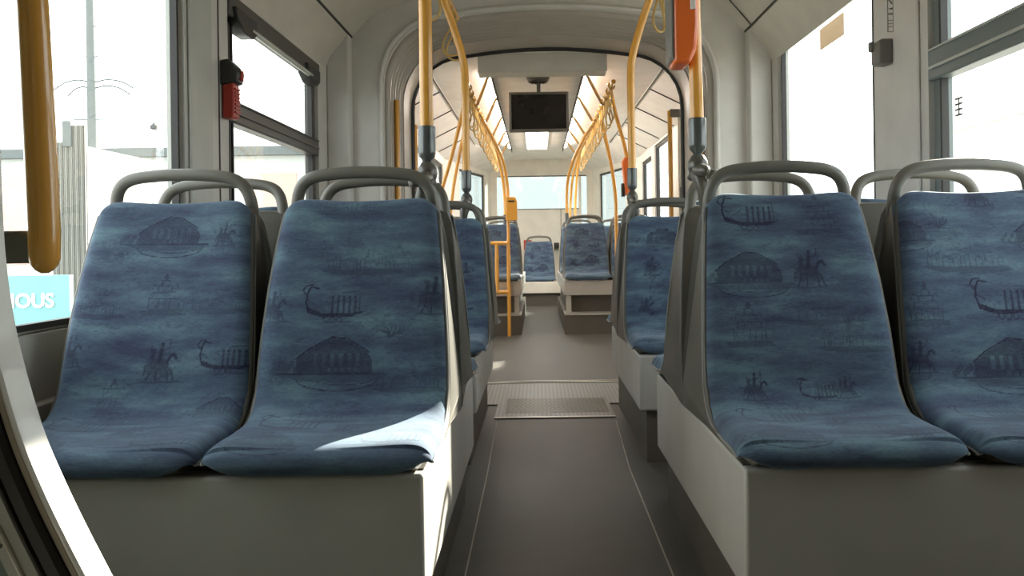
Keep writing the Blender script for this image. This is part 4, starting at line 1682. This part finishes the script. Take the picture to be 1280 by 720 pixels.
ms = empty('catenary_mast', (-11.66, 20, -0.6))
tag(ms, 'grey mast with curved twin arms seen through the left window', 'mast')
MB().tube([(0, 0, 0), (0, 0, 5), (-.03, 0, 10)], [.16, .13, .10], 14).build('mast_pole', M['ext_pole'], ms, smooth=True)
for dz, sg, L in ((5.86, 1, 1.1), (5.70, 1, 1.0), (5.86, -1, 1.0), (5.68, -1, .65)):
    a = [(0, 0, dz), (sg * L * .35, 0, dz + .08), (sg * L * .7, 0, dz + .02), (sg * L, 0, dz - .16)]
    MB().tube(smooth_path(a, 6), .018, 6).build('arm', M['ext_dark'], ms, smooth=True)
mb = MB()
for z, L in ((6.55 + .8, .2), (4.9, .5), (6.55, .2)):
    mb.tube([(-L, 0, z), (L, 0, z)], .015, 6)
mb.tube([(0, 0, 8.7), (.25, 0, 8.45)], .03, 6)
mb.build('cross_wire', M['ext_dark'], ms)
ms = MB()
ms.lathe([(.0, 0), (.09, .02), (.10, .10), (.02, .18)], 12, (-10.05, 20, 4.0))
ms.tube([(-11.5, 20, 4.9 - .6 + .5), (-10.05, 20, 4.18), (-8, 20, 5.6)], .012, 6)
tag(ms.build('street_light', M['ext_dark'], smooth=True), 'small hanging street light on a wire right of the mast', 'street light')

bd = empty('building', (-11, 26, -.6))
tag(bd, 'pale low building with peach bays beyond the left windows', 'building')
MB().box(-9, 7, 0, 5, 0, 4.6).build('wall', M['ext_white'], bd)
MB().box(-9.3, 7.2, -.3, 5.2, 4.6, 4.9).build('roof_edge', M['ext_pole'], bd)
for x0 in (-8, -4.5, 1.2, 4.6):
    MB().box(x0, x0 + 1.6, -.06, 0, 1.0, 4.0).build('bay', M['ext_peach'], bd)
bd = empty('building', (-5.34, 9.0, -.6))
tag(bd, 'pale corrugated kiosk side close outside the left window', 'kiosk')
mb = MB()
import itertools
N = 26
x0, x1 = -.38, 0.02
for k in range(N):
    a = x0 + (x1 - x0) * k / N
    mb.box(a, a + (x1 - x0) / N * .55, -.03, .0, 0.0, 2.95 if k > 8 else 2.75)
mb.box(x0, x1, 0, 1.5, 0, 2.7)
mb.build('corrugated_cladding', M['ext_corr'], bd)
MB().box(-.24, -.14, -.05, 0.1, 2.7, 3.0).build('post', M['ext_pole'], bd)

sg = empty('advertising_board', (-3.95, 6.0, -.6))
tag(sg, 'turquoise advertising board with white letters outside the left window', 'sign')
MB().box(-.50, .25, 0, .05, .70, 1.28).build('board', M['turq'], sg)
MB().box(-.40, -.34, .06, .1, 0, .75).box(.10, .16, .06, .1, 0, .75).build('post', M['ext_pole'], sg)
tc_ = bpy.data.curves.new('letters', 'FONT')
tc_.body = 'IOUS'
tc_.size = .155
tc_.extrude = .004
tc_.offset = .004
tc_.materials.append(M['sign_white'])
tmp = bpy.data.objects.new('letters_curve', tc_)
to = bpy.data.objects.new('letters', bpy.data.meshes.new_from_object(tmp))
bpy.data.objects.remove(tmp)
COL.objects.link(to)
to.parent = sg
to.location = (-.215, -.006, 1.03)
to.rotation_euler = (math.pi / 2, 0, 0)
bd = empty('building', (14, 22, -.6))
tag(bd, 'pale building beyond the right windows', 'building')
MB().box(0, 6, -14, 6, 0, 5.0).build('wall', M['ext_white'], bd)
MB().box(-.2, 6.2, -14.2, 6.2, 5.0, 5.3).build('roof_edge', M['ext_white'], bd)
